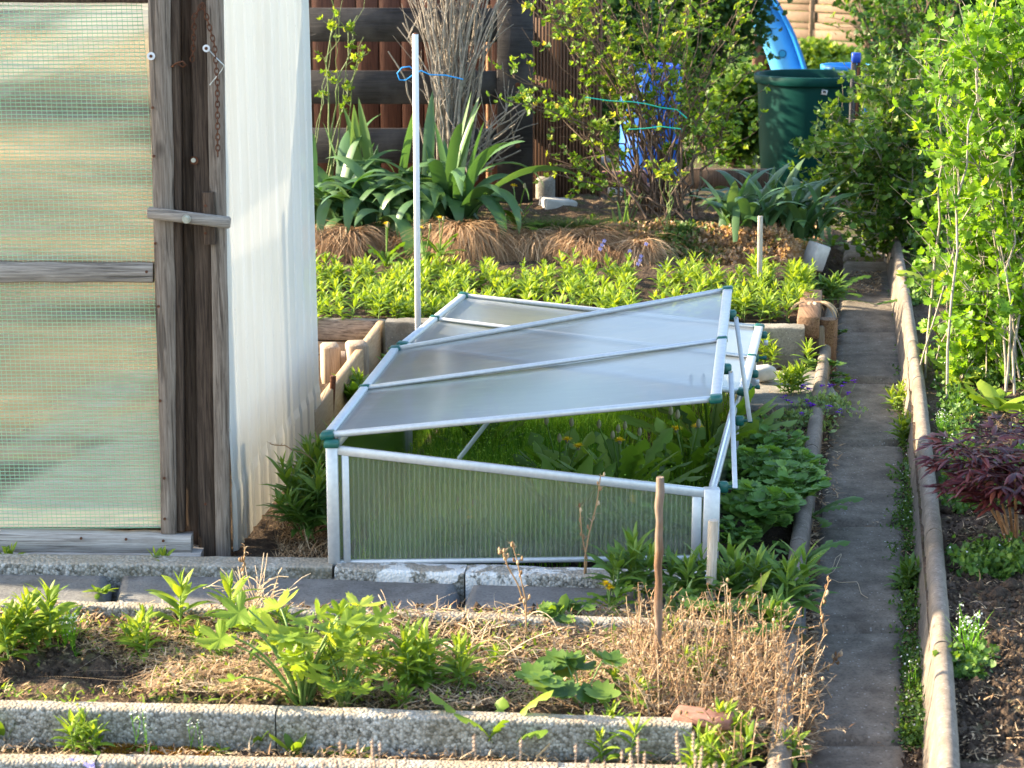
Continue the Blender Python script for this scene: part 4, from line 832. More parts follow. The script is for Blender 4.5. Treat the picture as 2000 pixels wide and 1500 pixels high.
# ---------------------------------------------------------------- barrels, bin, slide
def lathe(mb,c,prof,n=48,mi=0,inner=True):
    a=np.arange(n)*2*PI/n; pr=np.array(prof); v=np.stack([c[0]+pr[:,0:1]*np.cos(a),c[1]+pr[:,0:1]*np.sin(a),c[2]+pr[:,1:2]+0*a],-1)
    i=np.arange(len(pr)-1)[:,None]*n; j=np.arange(n)[None]; jn=(j+1)%n; mb.add(v.reshape(-1,3),np.stack([i+j,i+jn,i+n+jn,i+n+j],-1).reshape(-1,4),mi)
bx=V(1584,160,15.2); gb=thing('rain_bin','large dark green round plastic bin with wide rim','bin',(bx[0],15.2,0)); top=V(1584,150,15.2-.3)[2]
mb=MB(); lathe(mb,(bx[0],15.2,0),[(.0,.0),(.345,.0),(.352,.01),(.375,.3),(.392,.6),(.402,top-.07),(.402,top-.06)]); lathe(mb,(bx[0],15.2,0),[(.396,top-.01),(.385,.6),(.36,.2),(.0,.18)]); obj('body',mb,M['green_bin'],gb)
mb=MB(); lathe(mb,(bx[0],15.2,0),[(.402,top-.068),(.424,top-.068),(.430,top-.06),(.430,top-.008),(.424,top),(.400,top),(.394,top-.008),(.394,top-.07)]); obj('rim',mb,M['green_bin'],gb)
ang=rad(-84); mb=MB(); p=np.array([bx[0]+.398*math.cos(ang),15.2+.4*math.sin(ang)-.004,top-.105]); rt_=np.array([[.97,0,.17],[0,1,0],[-.17,0,.97]]); box(mb,p,(.042,.004,.036),rot=rt_); lb=obj('label',mb,M['label'],gb); mb=MB(); box(mb,p+[0.0,-.003,.004],(.026,.003,.016),rot=rt_); obj('print',mb,M['ink'],lb)
bb=V(1270,350,14.6); r=60/F*14.6; ht=V(1270,128,14.6)[2]; b0=bb[2]
brl=thing('blue_barrel','tall blue plastic barrel behind the rose bush','barrel',(bb[0],14.6,b0))
mb=MB(); hh=ht-b0; lathe(mb,(bb[0],14.6,b0),[(0,0),(r*.9,0),(r*.96,.03),(r,.1),(r,hh*.28),(r*1.03,hh*.3),(r*1.03,hh*.33),(r,hh*.35),(r,hh*.66),(r*1.03,hh*.68),(r*1.03,hh*.71),(r,hh*.73),(r*.97,hh*.9),(r*.86,hh*.97)]); obj('body',mb,M['blue'],brl)
mb=MB(); lathe(mb,(bb[0],14.6,b0),[(r*.86,hh*.965),(r*.92,hh*.97),(r*.92,hh),(r*.88,hh*1.01),(r*.8,hh*1.0),(r*.78,hh*.99),(0,hh*.985)]); obj('lid',mb,M['blue_dark'],brl)
tx=V(1662,150,17.3); tb_=thing('blue_tub','bright blue round tub behind the green bin','tub',(tx[0],17.3,0)); tz=V(1662,132,17.0)[2]
mb=MB(); lathe(mb,(tx[0],17.3,0),[(0,0),(.22,0),(.235,.35),(.25,tz-.04)]); lathe(mb,(tx[0],17.3,0),[(.238,tz-.02),(.225,.3),(0,.28)]); obj('body',mb,M['blue_tub'],tb_); mb=MB(); lathe(mb,(tx[0],17.3,0),[(.25,tz-.04),(.262,tz-.04),(.262,tz),(.24,tz),(.24,tz-.03)]); obj('rim',mb,M['blue_tub'],tb_)
# dark paint-worn post with blue sleeve
po=thing('pump_post','slim dark post with peeling paint and blue sleeve beside the bin','post',V(1673,360,14.6)*[1,1,0]); a=V(1668,118,14.6); mb=MB(); bar(mb,np.array([a[0],a[1],0.]),a,.035,.035,up=(0,1,0),bev=.003); obj('shaft',mb,wood('peeling dark paint',(.03,.028,.028),(.2,.19,.19),(.01,.01,.01),'z',1.5),po)
mb=MB(); bar(mb,np.array([a[0]+.035,a[1],0.]),a+[.035,0,-.01],.022,.022,up=(0,1,0)); obj('pipe',mb,M['rust'],po); mb=MB(); box(mb,a+[.014,0,.02],(.062,.05,.07),bev=.004); obj('blue_sleeve',mb,M['blue_dark'],po)
# slide
YS=20.5; sl=thing('slide','light blue plastic slide with dark round plugs behind the bin','slide',V(1570,170,YS)*[1,1,0])
cen=[(1440,-60),(1488,22),(1516,72),(1540,140),(1560,240)]; P=np.array([V(x,y,YS) for x,y in cen]); t=np.linspace(0,len(P)-1,30); P=np.stack([np.interp(t,range(len(P)),P[:,k]) for k in range(3)],1)
for _ in range(4): P[1:-1]=(P[:-2]+2*P[1:-1]+P[2:])/4
wd=.155; mb=MB(); sweep(mb,P,[(-wd,-.02),(wd,-.02),(wd,.02),(-wd,.02)],up=(0,-1,0)); obj('side_panel',mb,M['slide'],sl)
T=nz(np.gradient(P,axis=0)); Rn=np.stack([T[:,2],0*T[:,2],-T[:,0]],1); sg=1 if (Rn[10,0]*1)>0 else -1
mb=MB(); sweep(mb,P+Rn*sg*wd,[(-.02,-.10),(.02,-.10),(.02,.16),(-.02,.16)],up=(0,-1,0)); obj('edge_rim',mb,M['slide_rim'],sl)
for (x,y) in((1500,25),(1500,62),(1528,105)):
    mb=MB(); disc(mb,V(x,y,YS-.02),.042,.012,20); rg=obj('plug_ring',mb,M['ring'],sl); mb=MB(); disc(mb,V(x,y,YS-.03),.032,.008,20); obj('plug',mb,M['plug'],rg)
mb=MB(); bar(mb,V(1418,92,YS-.1),V(1515,-45,YS-.1),.05,.03,up=(0,1,0)); obj('support_strut',mb,M['fence_far'],sl)
# far panel fence
ff=thing('panel_fence','sun bleached brown woven panel fence in the far background','fence',V(1640,90,29)*[1,1,0])
fa,fb=V(1518,0,30.5),V(1980,0,27.5)
def fp(x,y):   # on the fence plane
    d=ray(x,y); A2=fa[:2]; dd=fb[:2]-A2; m_=np.array([[d[0],-dd[0]],[d[1],-dd[1]]]); t,s=np.linalg.solve(m_,A2); return np.array([d[0]*t,d[1]*t,H+d[2]*t])
for k,(y0,y1,dp) in enumerate([(-42,-22,0),(-20,-12,.05),(-10,4,0),(5,19,.05),(20,40,0),(41,54,.05),(55,73,0),(76,86,0)]):
    for (xa,xb) in((1512,1592),(1592,1700),(1700,1840)):
        sh_=lambda x:(x-1520)*.05
        q=[fp(xa,y1+sh_(xa)),fp(xb,y1+sh_(xb)),fp(xb,y0+sh_(xb)),fp(xa,y0+sh_(xa))]; dpth=dp if xa!=1592 else (.05-dp if k<6 else dp)
        mb=MB(); c=sum(q)/4+[0,dpth,0]; ln=np.linalg.norm(q[1]-q[0]); hg=np.linalg.norm(q[3]-q[0]); d=nz(q[1]-q[0]); box(mb,c,(ln*.995,.022,hg*.98),rot=np.stack([d,nz(np.cross([0,0,1],d)),[0,0,1]],1),bev=.003); obj('board',mb,M['fence_far'],ff)
for x in(1517,1590,1699,1838):
    p=fp(x,-40); q=fp(x,100); mb=MB(); box(mb,[p[0],p[1]+.03,(p[2]+0)/2],(.09,.09,p[2]),bev=.005); obj('post',mb,M['fence_far'],ff)
# red brown post and brick pillar by the slide
mb=MB(); p=V(1503,0,24); box(mb,[p[0],24,1.0],(.09,.09,2.4),bev=.005); obj('fence_post',mb,M['fence_red'],label='reddish post beside the blue slide top',cat='post')
mb=MB(); p=V(1505,105,24); box(mb,[p[0],24.2,.28],(.35,.3,.62),bev=.01); obj('brick_pillar',mb,M['brick'],label='low pinkish brick pillar left of the slide foot',cat='pillar')
# twine
mb=MB(); Yt=11.3; tube(mb,[V(x,y,Yt-.25) for x,y in((812,140),(800,130),(785,132),(776,143),(780,156),(792,157),(806,147),(822,138),(840,146),(870,147),(905,155))],.0035,6); obj('blue_twine',mb,M['string_blue'],label='blue twine tied from the white pole round the bare shrub',cat='twine')
mb=MB(); tube(mb,[V(x,y,10.8) for x,y in((1143,190),(1190,197),(1235,199),(1262,203),(1290,210),(1322,214),(1342,231))],.003,6); obj('green_twine',mb,M['string_green'],label='upper green twine around the big rose bush',cat='twine')
mb=MB(); tube(mb,[V(x,y,10.9) for x,y in((1226,253),(1260,251),(1290,247),(1330,252))],.003,6); obj('green_twine',mb,M['string_green'],label='lower green twine around the big rose bush',cat='twine')
mb=MB(); p=G(1590,462,.3); box(mb,p+[.02,.05,-.12],(.10,.10,.15),rot=np.array([[.8,-.5,.3],[.5,.85,0],[-.3,.1,.95]]),bev=.008); obj('rock',mb,M['stone'],label='large pale stone right of the strap leaved plants at the path corner',cat='rock')
# ---------------------------------------------------------------- plant kits (built round the origin, then placed)
def shoot_into(mb,base,h,n=16,ll=.07,lw=.010,lean=.15,az=None,mi=0,mst=1):
    """a leafy shoot: lance leaves spiralling up a stem, tighter at the tip"""
    az=R.uniform(0,2*PI) if az is None else az; P=arch([base],az,h,PI/2-abs(R.normal(0,lean)),PI/2-abs(R.normal(0,lean)),6)[0]
    tube_many(mb,P[None],np.linspace(.0028,.0016,6)[None],5,mst)
    t=np.linspace(.12,1,n)**.8; b=np.stack([np.interp(t*5,range(6),P[:,k]) for k in range(3)],1); a=np.arange(n)*2.4+R.uniform(0,6)
    s=np.where(t>.85,.7,1)*np.clip(.55+.9*np.sin(PI*np.clip(t,.1,.9)),.5,1.2)
    e0=np.interp(t,[0,.6,1],[.5,.85,1.35])+R.normal(0,.12,n); e1=e0-np.interp(t,[0,.6,1],[1.2,.9,.35])-abs(R.normal(0,.15,n))
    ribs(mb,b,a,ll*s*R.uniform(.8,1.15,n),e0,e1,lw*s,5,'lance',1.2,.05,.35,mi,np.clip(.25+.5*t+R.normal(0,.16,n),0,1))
def kit_shoots(nsh,h,spread,n=16,ll=.07,lw=.010,mats=('shoot','stalk'),lean=.18):
    mb=MB()
    for i in range(nsh):
        r=spread*math.sqrt(R.random()); a=R.uniform(0,2*PI); shoot_into(mb,(r*math.cos(a),r*math.sin(a),-.01),h*R.uniform(.6,1.1),int(n*R.uniform(.8,1.1)),ll,lw,lean)
    return [('k',mb.mesh('leafy_shoots',[M[m] for m in mats]))]
def kit_rosette(n,ll,lw,mat='dand',kind='dand',e=(.3,1.3),k=12,drop=1.0,flowers=0,fh=.16,closed=0,fold=.3):
    parts=[]; mb=MB(); a=np.arange(n)*2.4+R.normal(0,.2,n); e0=R.uniform(e[0],e[1],n); ribs(mb,R.normal(0,.008,(n,3))*[1,1,0],a,ll*R.uniform(.65,1.15,n),e0,e0-drop*R.uniform(.5,1.2,n),lw*R.uniform(.8,1.2,n),k,kind,1.3,.06,fold,0,np.clip(R.normal(.5,.2,n),0,1))
    parts.append(('leaves',mb.mesh('leaves',M[mat])))
    for i in range(flowers+closed):
        mb=MB(); az=R.uniform(0,2*PI); P=arch([[0,0,0]],az,fh*R.uniform(.85,1.15),PI/2-.05,PI/2-R.uniform(.1,.5),6)[0]; tube_many(mb,P[None],np.full((1,6),.0028),6,0)
        tip=P[-1]
        if i<flowers:
            m_=60; a2=R.uniform(0,2*PI,m_); lay=R.random(m_); ribs(mb,tip+np.c_[np.cos(a2)*.003,np.sin(a2)*.003,0*a2],a2,.012+.010*lay,1.35-1.25*lay,.9-1.25*lay,.0016,3,'strap',1,0,.1,1,R.random(m_),2); tube_many(mb,np.array([[tip-[0,0,.012],tip]]),np.array([[.005,.008]]),8,2); parts.append(('flower',mb.mesh('flower',[M['stalk'],M['yellow'],M['bud']])))
        else:
            tube_many(mb,np.array([[tip-[0,0,.002],tip+[0,0,.006],tip+[0,0,.02],tip+[0,0,.028]]]),np.array([[.003,.008,.0065,.002]]),8,1); m_=9; a2=R.uniform(0,2*PI,m_); ribs(mb,tip+np.zeros((m_,3)),a2,.012,-.4,-1.0,.0015,3,'lance',1,0,.1,0,.4,2); parts.append(('seed_head',mb.mesh('seed_head',[M['dand'],M['bud']])))
    return parts
def kit_lobed(n,r,h,ls,mat,tmpl=ROUND3,three=True,stem='stalk'):
    mb=MB(); a=R.uniform(0,2*PI,n); L_=h*R.uniform(.6,1.15,n); e=np.arctan2(h,r*np.sqrt(R.random(n))*1.0); P=arch(np.zeros((n,3)),a,L_,np.clip(e+.35,0,1.5),e-.25,5); tube_many(mb,P,np.full((n,5),.0013),4,1)
    tip=P[:,-1]; d=nz(P[:,-1]-P[:,-2]); d[:,2]*=.3
    offs=(-.95,0,.95) if three else (0,)
    for o in offs:
        c,s=math.cos(o),math.sin(o); dd=np.stack([d[:,0]*c-d[:,1]*s,d[:,0]*s+d[:,1]*c,d[:,2]-.15],1); nn=nz(np.array([0,0,1.])+R.normal(0,.32,(n,3))-[0,.25,0]); cards(mb,tip,dd,nn,ls*R.uniform(.75,1.2,n),tmpl,0,np.clip(R.normal(.5,.2,n),0,1))
    return [('leaves',mb.mesh('leaves',[M[mat],M[stem]]))]
def kit_straps(n,ll,lw,mat='allium',e=(.9,1.5),bend=(.8,2.6),k=14,sp_=.05,kind='strap',fold=.25):
    mb=MB(); a=R.uniform(0,2*PI,n); b=np.c_[sp_*R.normal(0,1,n),sp_*R.normal(0,1,n),np.zeros(n)-.02]; e0=R.uniform(*e,n); ribs(mb,b,a,ll*R.uniform(.6,1.1,n),e0,e0-R.uniform(*bend,n),lw*R.uniform(.7,1.15,n),k,kind,1.7,.03,fold,0,np.clip(R.normal(.5,.2,n),0,1))
    return [('leaves',mb.mesh('leaves',M[mat]))]
def kit_cress(n,h):
    mb=MB(); a=R.uniform(0,2*PI,n); P=arch(R.normal(0,.012,(n,3))*[1,1,0],a,h*R.uniform(.5,1.1,n),R.uniform(1.1,1.55,n),R.uniform(1.2,1.7,n),5); tube_many(mb,P,np.full((n,5),.0009),4,0)
    for j in range(5): ribs(mb,P[:,1+j%4]+R.normal(0,.002,(n,3)),R.uniform(0,2*PI,n),R.uniform(.01,.022,n),.9,.5,.0014,3,'lance',1,0,.1,0,R.random(n),2)
    tips=np.repeat(P[:,-1],4,0)+R.normal(0,.005,(n*4,3)); cards(mb,tips,rdir(n*4,.5),rdir(n*4,.5),.005,DISC,1,.8)
    m_=n*2; ribs(mb,R.normal(0,.01,(m_,3))*[1,1,0],R.uniform(0,6.3,m_),R.uniform(.02,.045,m_),.5,-.2,.005,5,'spoon',1,0,.2,0,R.random(m_))
    return [('k',mb.mesh('cress',[M['grass'],M['white_f']]))]
def onv(px,py,zf,far=14.):
    D=np.array([ray(a,b) for a,b in zip(px,py)]); n=len(D); q=np.zeros((n,3)); done=np.zeros(n,bool)
    for Yk in np.arange(9.,far,.04):
        t=Yk/D[:,1]; p=np.c_[D[:,0]*t,t*D[:,1],H+D[:,2]*t]; hit=(~done)&(p[:,2]<=zf(p[:,0],p[:,1])); q[hit]=p[hit]; done|=hit
    return q[done]
def zat(zf,x,y): return float(zf(np.array(x),np.array(y)))
def on(px,py,zf,z0=.1):
    p=G(px,py,z0)
    for _ in range(5): p=G(px,py,zat(zf,p[0],p[1]))
    return p
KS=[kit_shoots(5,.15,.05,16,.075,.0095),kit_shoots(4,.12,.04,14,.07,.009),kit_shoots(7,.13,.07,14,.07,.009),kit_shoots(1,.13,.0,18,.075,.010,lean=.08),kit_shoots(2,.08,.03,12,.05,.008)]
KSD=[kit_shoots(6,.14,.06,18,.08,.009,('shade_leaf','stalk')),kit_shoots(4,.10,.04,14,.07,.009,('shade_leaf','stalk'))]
K_small=kit_rosette(14,.05,.008,'shoot','spoon',(.3,1.2),6,.9)
ck=lambda s:s
def put(k,px,py,zf,sc,label,cat,name,group=None,rz=None,tilt=(0,0),dz=0):
    p=on(px,py,zf); p[2]+=dz
    return place(k,p,R.uniform(0,6.3) if rz is None else rz,sc,label,cat,name,group,tilt)
# ---- front bed
FBp=[(0,18,1298,1.15,'tall leafy shoots at the left photo edge of the front bed'),(2,95,1290,1.05,'dense clump of leafy shoots beside the dark hole in the soil'),(0,60,1262,1.15,'leafy shoots directly behind the clump at the dark hole'),
 (1,290,1278,1.0,'leafy shoots left of the tallest one near the middle of the front bed'),(3,352,1235,1.2,'single upright leafy shoot with a pointed bright tip before the slabs'),(4,428,1290,1.0,'low leafy tuft left of the large palmate plant'),
 (3,452,1232,1.15,'single leafy shoot beside the dead seed stalk'),(4,390,1265,.9,'small weed tuft between upright shoots and low tuft'),(3,712,1318,.9,'slender leafy shoot just right of the palmate plant'),(0,830,1340,1.1,'leafy shoot clump in the straw, middle of the front bed'),(2,805,1345,.8,'shorter leafy shoots in front of the straw heap'),(4,790,1382,.8,'low leafy weed against the kerb, right of the palmate plant')]
FBp+=[(4,560,1240,1.2,'small leafy weed rising behind the palmate plant'),(1,890,1335,1.0,'leafy shoots at the right side of the middle clump in straw'),(4,965,1300,.8,'small weed in the straw left of the strawberry'),(4,1250,1380,1.1,'leafy weed at the kerb between strawberry and brick'),(4,1200,1345,.8,'weed sprig in the dead stalks right of the strawberry'),(2,1370,1330,.7,'green leafy weed growing through the dry stalks'),(4,1300,1250,1.0,'leafy weed at the foot of the brown stake'),(4,700,1240,.9,'small weed beside the rear kerb right of the palmate plant'),(4,250,1255,.8,'small leafy tuft left of the two upright shoots')]
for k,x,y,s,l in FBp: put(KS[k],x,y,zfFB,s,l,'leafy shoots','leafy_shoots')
put(K_small,212,1243,zfFB,.85,'tiny leaf rosette alone on the soil behind the dark hole','weed','small_weed')
put(kit_cress(26,.13),138,1275,zfFB,1.0,'fine feathery cress weed beside the leafy clump, far left','cress','cress')
# palmate plant
mb=MB(); n=34; a=R.uniform(0,2*PI,n); r_=np.sqrt(R.random(n)); hh=.23*(1-.35*r_)*R.uniform(.55,1.1,n); tipx=.155*r_*np.cos(a); tipy=.13*r_*np.sin(a); t=np.linspace(0,1,6)[None,:,None]
T_=np.stack([tipx,tipy,hh],1)[:,None]; B_=np.stack([.1*tipx,.1*tipy,0*hh],1)[:,None]; Mid=np.stack([.4*tipx,.4*tipy,hh*.75],1)[:,None]; P=B_*(1-t)**2+2*Mid*t*(1-t)+T_*t*t; tube_many(mb,P,np.linspace(.0036,.0018,6)[None]*np.ones((n,1)),6,1)
d=nz(np.stack([tipx,tipy-.02,-.02+0*a],1)); cards(mb,T_[:,0],d,nz(np.array([0,-.25,1.])+.35*d+R.normal(0,.3,(n,3))),.085*R.uniform(.6,1.15,n),PALM,0,np.clip(R.normal(.55,.2,n),0,1))
m_=30; a=R.uniform(0,2*PI,m_); b=P[R.integers(0,n,m_),R.integers(2,6,m_)]; cards(mb,b,rdir(m_,.3),rdir(m_,.9),.05,PALM,0,R.random(m_))
pk=[('k',mb.mesh('palmate_plant',[M['delph'],M['stalk']]))]
put(pk,592,1372,zfFB,1.3,'large bright green plant with deeply cut palmate leaves in the front bed','palmate plant','palmate_plant',rz=.4); put(pk,672,1380,zfFB,.75,'smaller deeply cut leafed plant hugging the right side of the large one','palmate plant','palmate_plant',rz=2.5)
kb=kit_rosette(5,.10,.016,'shoot','spoon',(.9,1.4),8,.5); put(kb,1085,1215,zfFB,.9,'pair of broad upright leaves by the dead stalk in the front bed','weed','broad_leaved_weed')
mb=MB(); 
for i in range(9):
    a=R.uniform(0,6.3); P=arch([[0,0,0]],a,R.uniform(.07,.12),1.0,.6,5)[0]; tube_many(mb,P[None],np.full((1,5),.0016),5,1); d=nz(P[-1]-P[-2])
    for o in(-1.0,0,1.0): dd=np.array([[d[0]*math.cos(o)-d[1]*math.sin(o),d[0]*math.sin(o)+d[1]*math.cos(o),-.1]]); cards(mb,[P[-1]],dd,nz(np.array([[R.normal(0,.3),R.normal(0,.3)-.4,1.]])),.055,LOBED,0,[R.random()])
ks=[('k',mb.mesh('strawberry',[M['shade_leaf'],M['stalk']]))]
put(ks,1135,1385,zfFB,1.35,'strawberry plant with toothed leaves at the kerb below the straw','strawberry','strawberry_plant'); put(ks,1110,1225,zfFB,.7,'toothed leaf plant rising over the rear kerb behind the straw','strawberry','strawberry_plant'); put(ks,1395,1215,zfFB,1.0,'strawberry plant between the pale post and the dry stalks','strawberry','strawberry_plant'); put(ks,1460,1260,zfFB,.95,'strawberry plant in front of the big bright leaf','strawberry','strawberry_plant')
kd=kit_rosette(14,.12,.02,'dand','dand',(.3,1.2),14,1.0,2,.075)
put(kd,1190,1185,zfFB,.8,'dandelion with two yellow flowers behind the front bed kerb','dandelion','dandelion',rz=.3)
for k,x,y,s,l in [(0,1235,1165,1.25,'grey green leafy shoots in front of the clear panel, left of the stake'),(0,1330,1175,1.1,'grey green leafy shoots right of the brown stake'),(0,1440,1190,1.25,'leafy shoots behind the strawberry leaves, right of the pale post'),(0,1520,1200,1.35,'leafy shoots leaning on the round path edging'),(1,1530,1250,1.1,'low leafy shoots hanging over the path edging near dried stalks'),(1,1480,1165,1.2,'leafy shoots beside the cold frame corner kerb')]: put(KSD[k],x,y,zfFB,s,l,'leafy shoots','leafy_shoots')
mb=MB(); ribs(mb,[[0,0,0]],0.2,.15,1.15,.75,.028,12,'lance',1,0,.25,0,.9); put([('k',mb.mesh('big_leaf',M['delph']))],1440,1205,zfFB,1.15,'single large glowing yellow green leaf right of the pale post','leaf','big_leaf',rz=0)
ki=kit_straps(12,.13,.008,'iris',(1.0,1.5),(.2,.9),7,.02); put(ki,1325,1195,zfFB,1.0,'tuft of short pale edged strap leaves right of the brown stake','strap leaved plant','strap_leaved_plant')
# ---- nearest strip
for k,x,y,s,l in [(2,165,1464,.8,'spreading leafy clump between the two nearest kerbs, left'),(0,1425,1488,.9,'leafy clump at the bottom edge below the mossy brick'),(4,1545,1490,1.2,'leafy weed at the foot of the nearest round edging')]: put(KS[k],x,y,zfF0,s,l,'leafy shoots','leafy_shoots')
put(KS[2],1190,1478,zfF0,.9,'leafy weed tips poking over the nearest kerb, right of centre','weed','leafy_weed')
put(KS[2],1395,1520,zfF0,.9,'leafy clump at the very bottom edge below the brick','leafy shoots','leafy_shoots'); put(kb,15,1458,zfF0,1.3,'two broad toothed leaves at the bottom left corner','weed','broad_leaved_weed',rz=1.2)
kl=kit_rosette(6,.13,.016,'shoot','dand',(.6,1.3),14,.7); put(kl,975,1470,zfF0,1.6,'spiky toothed weed arching up before the nearest kerb, centre','thistle','toothed_weed',rz=.3); put(kb,510,1465,zfF0,.9,'small broad leaved weed before the kerb joint','weed','broad_leaved_weed'); put(K_small,425,1468,zfF0,.7,'tiny weed at the kerb foot left of the joint','weed','small_weed')
put(kb,575,1470,zfF0,.9,'small upright leaves right of the kerb joint at the bottom','weed','broad_leaved_weed'); put(K_small,680,1472,zfF0,1.3,'low leaf rosette at the kerb foot in the bottom middle','weed','small_weed')
cw=kit_cress(4,.11); put(cw,282,1462,zfF0,1.2,'thin upright seedling against the near kerb face, left','weed','thin_weed'); put(cw,385,1465,zfF0,.9,'thin flowering seedling against the near kerb face, right','weed','thin_weed')
zW_=lambda x,y:0*x+zW+.01
put(KS[4],15,1112,lambda x,y:0*x+.06,1.0,'small leafy weed at the kerb foot, left photo edge','weed','leafy_weed'); put(KS[4],318,1120,lambda x,y:0*x+.06,1.15,'leafy weed at the foot of the kerb below the wooden corner','weed','leafy_weed'); put(K_small,198,1158,zW_,.9,'leafy weed growing in the gap between the grey slabs','weed','small_weed')
# orange moss
mb=MB(); n=9000; p=np.stack([R.uniform(200,420,n),R.uniform(1458,1476,n)],1); q=np.array([G(x,y,.055) for x,y in p[:2500]]); q[:,2]=zfF0(q[:,0],q[:,1])+.001; ribs(mb,q,R.uniform(0,6.3,len(q)),.008,1.4,.8,.0014,3,'grass',1,0,.1,0,R.random(len(q)),2); obj('orange_moss',mb,M['moss_o'],kind='stuff',label='orange brown moss along the foot of the near kerb',cat='moss')
# ---------------------------------------------------------------- litter, straw, dry stalks
def litter(name,boxes,zf,n,ll,lw,mat,label,cat,e=(-.05,.35),kind='stuff',lo=.2):
    mb=MB()
    for (x0,x1,y0,y1,w) in boxes:
        m_=int(n*w); px=R.uniform(x0,x1,m_); py=R.uniform(y0,y1,m_); q=np.array([G(a,b,.1) for a,b in zip(px,py)]); z=zf(q[:,0],q[:,1]); q=q+np.array([ray(a,b) for a,b in zip(px,py)])*((z-.1)/np.array([ray(a,b)[2] for a,b in zip(px,py)]))[:,None]; q[:,2]=z+R.uniform(0,.02,m_)
        L_=ll*R.lognormal(0,.5,m_); e0=R.uniform(*e,m_); ribs(mb,q,R.uniform(0,6.3,m_),L_,e0,e0-R.uniform(0,.7,m_),lw*R.uniform(.6,1.3,m_),5,'grass',1,.25,.1,0,np.clip(R.normal(.5,.25,m_),0,1),2)
    return obj(name,mb,M[mat],kind=kind,label=label,cat=cat)
litter('straw_litter',[(650,1250,1195,1390,1.),(380,650,1215,1360,.45),(150,400,1225,1300,.25),(230,560,1300,1350,.3),(1150,1500,1200,1400,.9),(-20,100,1290,1340,.1)],zfFB,3600,.055,.0011,'straw','dry straw lying over the front bed','straw')
litter('dead_leaf_litter',[(640,1500,1195,1390,1.),(0,640,1190,1360,.8)],zfFB,5200,.018,.0035,'deadbrown','crumbled dead leaves on the front bed soil','litter',(0,.9))
litter('seedling_cover',[(0,1500,1200,1380,1.)],zfFB,3600,.014,.004,'shoot','tiny green seedlings scattered over the front bed','ground cover',(.2,1.2))
litter('dead_leaf_litter',[(0,1350,1455,1500,1.)],zfF0,1600,.02,.0025,'deadbrown','dead litter in the strip between the near kerbs','litter',(0,.8))
litter('path_litter',[(1552,1600,1020,1480,1.),(1590,1640,600,1000,.4),(1655,1720,535,575,.5)],lambda x,y:0*x+.012,1500,.022,.004,'deadbrown','dead brown leaves along the left side of the path','litter',(-.05,.6))
litter('fallen_debris',[(1700,1790,880,1500,1.),(1700,1770,560,880,.4)],lambda x,y:zf_dirt(x,y)+.0,1400,.012,.003,'deadbrown','crumbs of bark and dead leaf on the dirt beside the slabs','litter',(-.05,.6))
litter('fallen_debris',[(1850,2000,1000,1500,1.),(1830,2000,640,1000,.6)],zfR,900,.016,.0022,'deadbrown','dead bits strewn over the right bed soil','litter',(-.05,.6))
def clods(name,boxes,zf,n,r,mat,label):
    mb=MB(); base=np.array([[1,0,0],[-1,0,0],[0,1,0],[0,-1,0],[0,0,1],[0,0,-1]],float); tri=np.array([(0,2,4),(2,1,4),(1,3,4),(3,0,4),(2,0,5),(1,2,5),(3,1,5),(0,3,5)])
    for (x0,x1,y0,y1,w) in boxes:
        m_=int(n*w); q=np.array([G(a,b,.1) for a,b in zip(R.uniform(x0,x1,m_),R.uniform(y0,y1,m_))]); q[:,2]=zf(q[:,0],q[:,1]); s=r*R.lognormal(0,.5,m_)
        v=q[:,None]+base[None]*s[:,None,None]*R.uniform(.5,1.3,(m_,6,1)); f=(tri[None]+(np.arange(m_)*6)[:,None,None]).reshape(-1,3); mb.add(v.reshape(-1,3),f,0,np.repeat(R.random(m_),6))
    return obj(name,mb,M[mat],kind='stuff',label=label,cat='soil crumbs')
clods('soil_crumbs',[(0,1500,1195,1390,1.),(0,260,1290,1350,.6)],zfFB,3500,.006,'soil','dark soil crumbs on the front bed'); clods('soil_crumbs',[(1850,2000,640,1500,1.)],zfR,5000,.007,'soil','dark soil crumbs on the right bed'); clods('soil_crumbs',[(1700,1800,560,1500,1.)],zf_dirt,2600,.005,'soil','dark crumbs in the dirt beside the path slabs')
# dry stalk thicket at the right of the front bed
def drystalks(n,cx0,cx1,cy0,cy1,hh,zf,lean=(1.0,1.6),bits=10,heads=.0,sr=.0014):
    mb=MB(); q=np.array([G(a,b,.1) for a,b in zip(R.uniform(cx0,cx1,n),R.uniform(cy0,cy1,n))]); q[:,2]=zf(q[:,0],q[:,1])
    P=arch(q,R.uniform(0,6.3,n),hh*R.uniform(.5,1.15,n),R.uniform(*lean,n),R.uniform(lean[0]-.5,lean[1]+.2,n),9,1,.12); tube_many(mb,P,np.linspace(sr,sr*.5,9)[None]*np.ones((n,1)),4,0,np.clip(R.normal(.5,.2,n),0,1))
    m_=n*bits; ii=R.integers(0,n,m_); jj=R.integers(3,9,m_); b=P[ii,jj]; ribs(mb,b,R.uniform(0,6.3,m_),R.uniform(.006,.03,m_),R.uniform(-.3,1.3,m_),R.uniform(-1,1,m_),R.uniform(.0006,.0022,m_),4,'lance',1,.5,.2,0,R.random(m_),2)
    if heads:
        h_=int(n*heads)*4; ii=R.integers(0,n,h_); c=P[ii,R.integers(6,9,h_)]+R.normal(0,.004,(h_,3)); tube_many(mb,np.stack([c,c+[0,0,.004],c+[0,0,.009],c+[0,0,.012]],1),np.array([[.001,.0042,.0042,.001]])*np.ones((h_,1)),6,0,R.random(h_))
    return mb
obj('dry_stalk_thicket',drystalks(350,1225,1540,1235,1420,.16,zfFB,(.7,1.6),12,.05,.0019),M['deadbrown'],kind='stuff',label='thicket of dead brown stalks filling the right end of the front bed',cat='dry stalks')
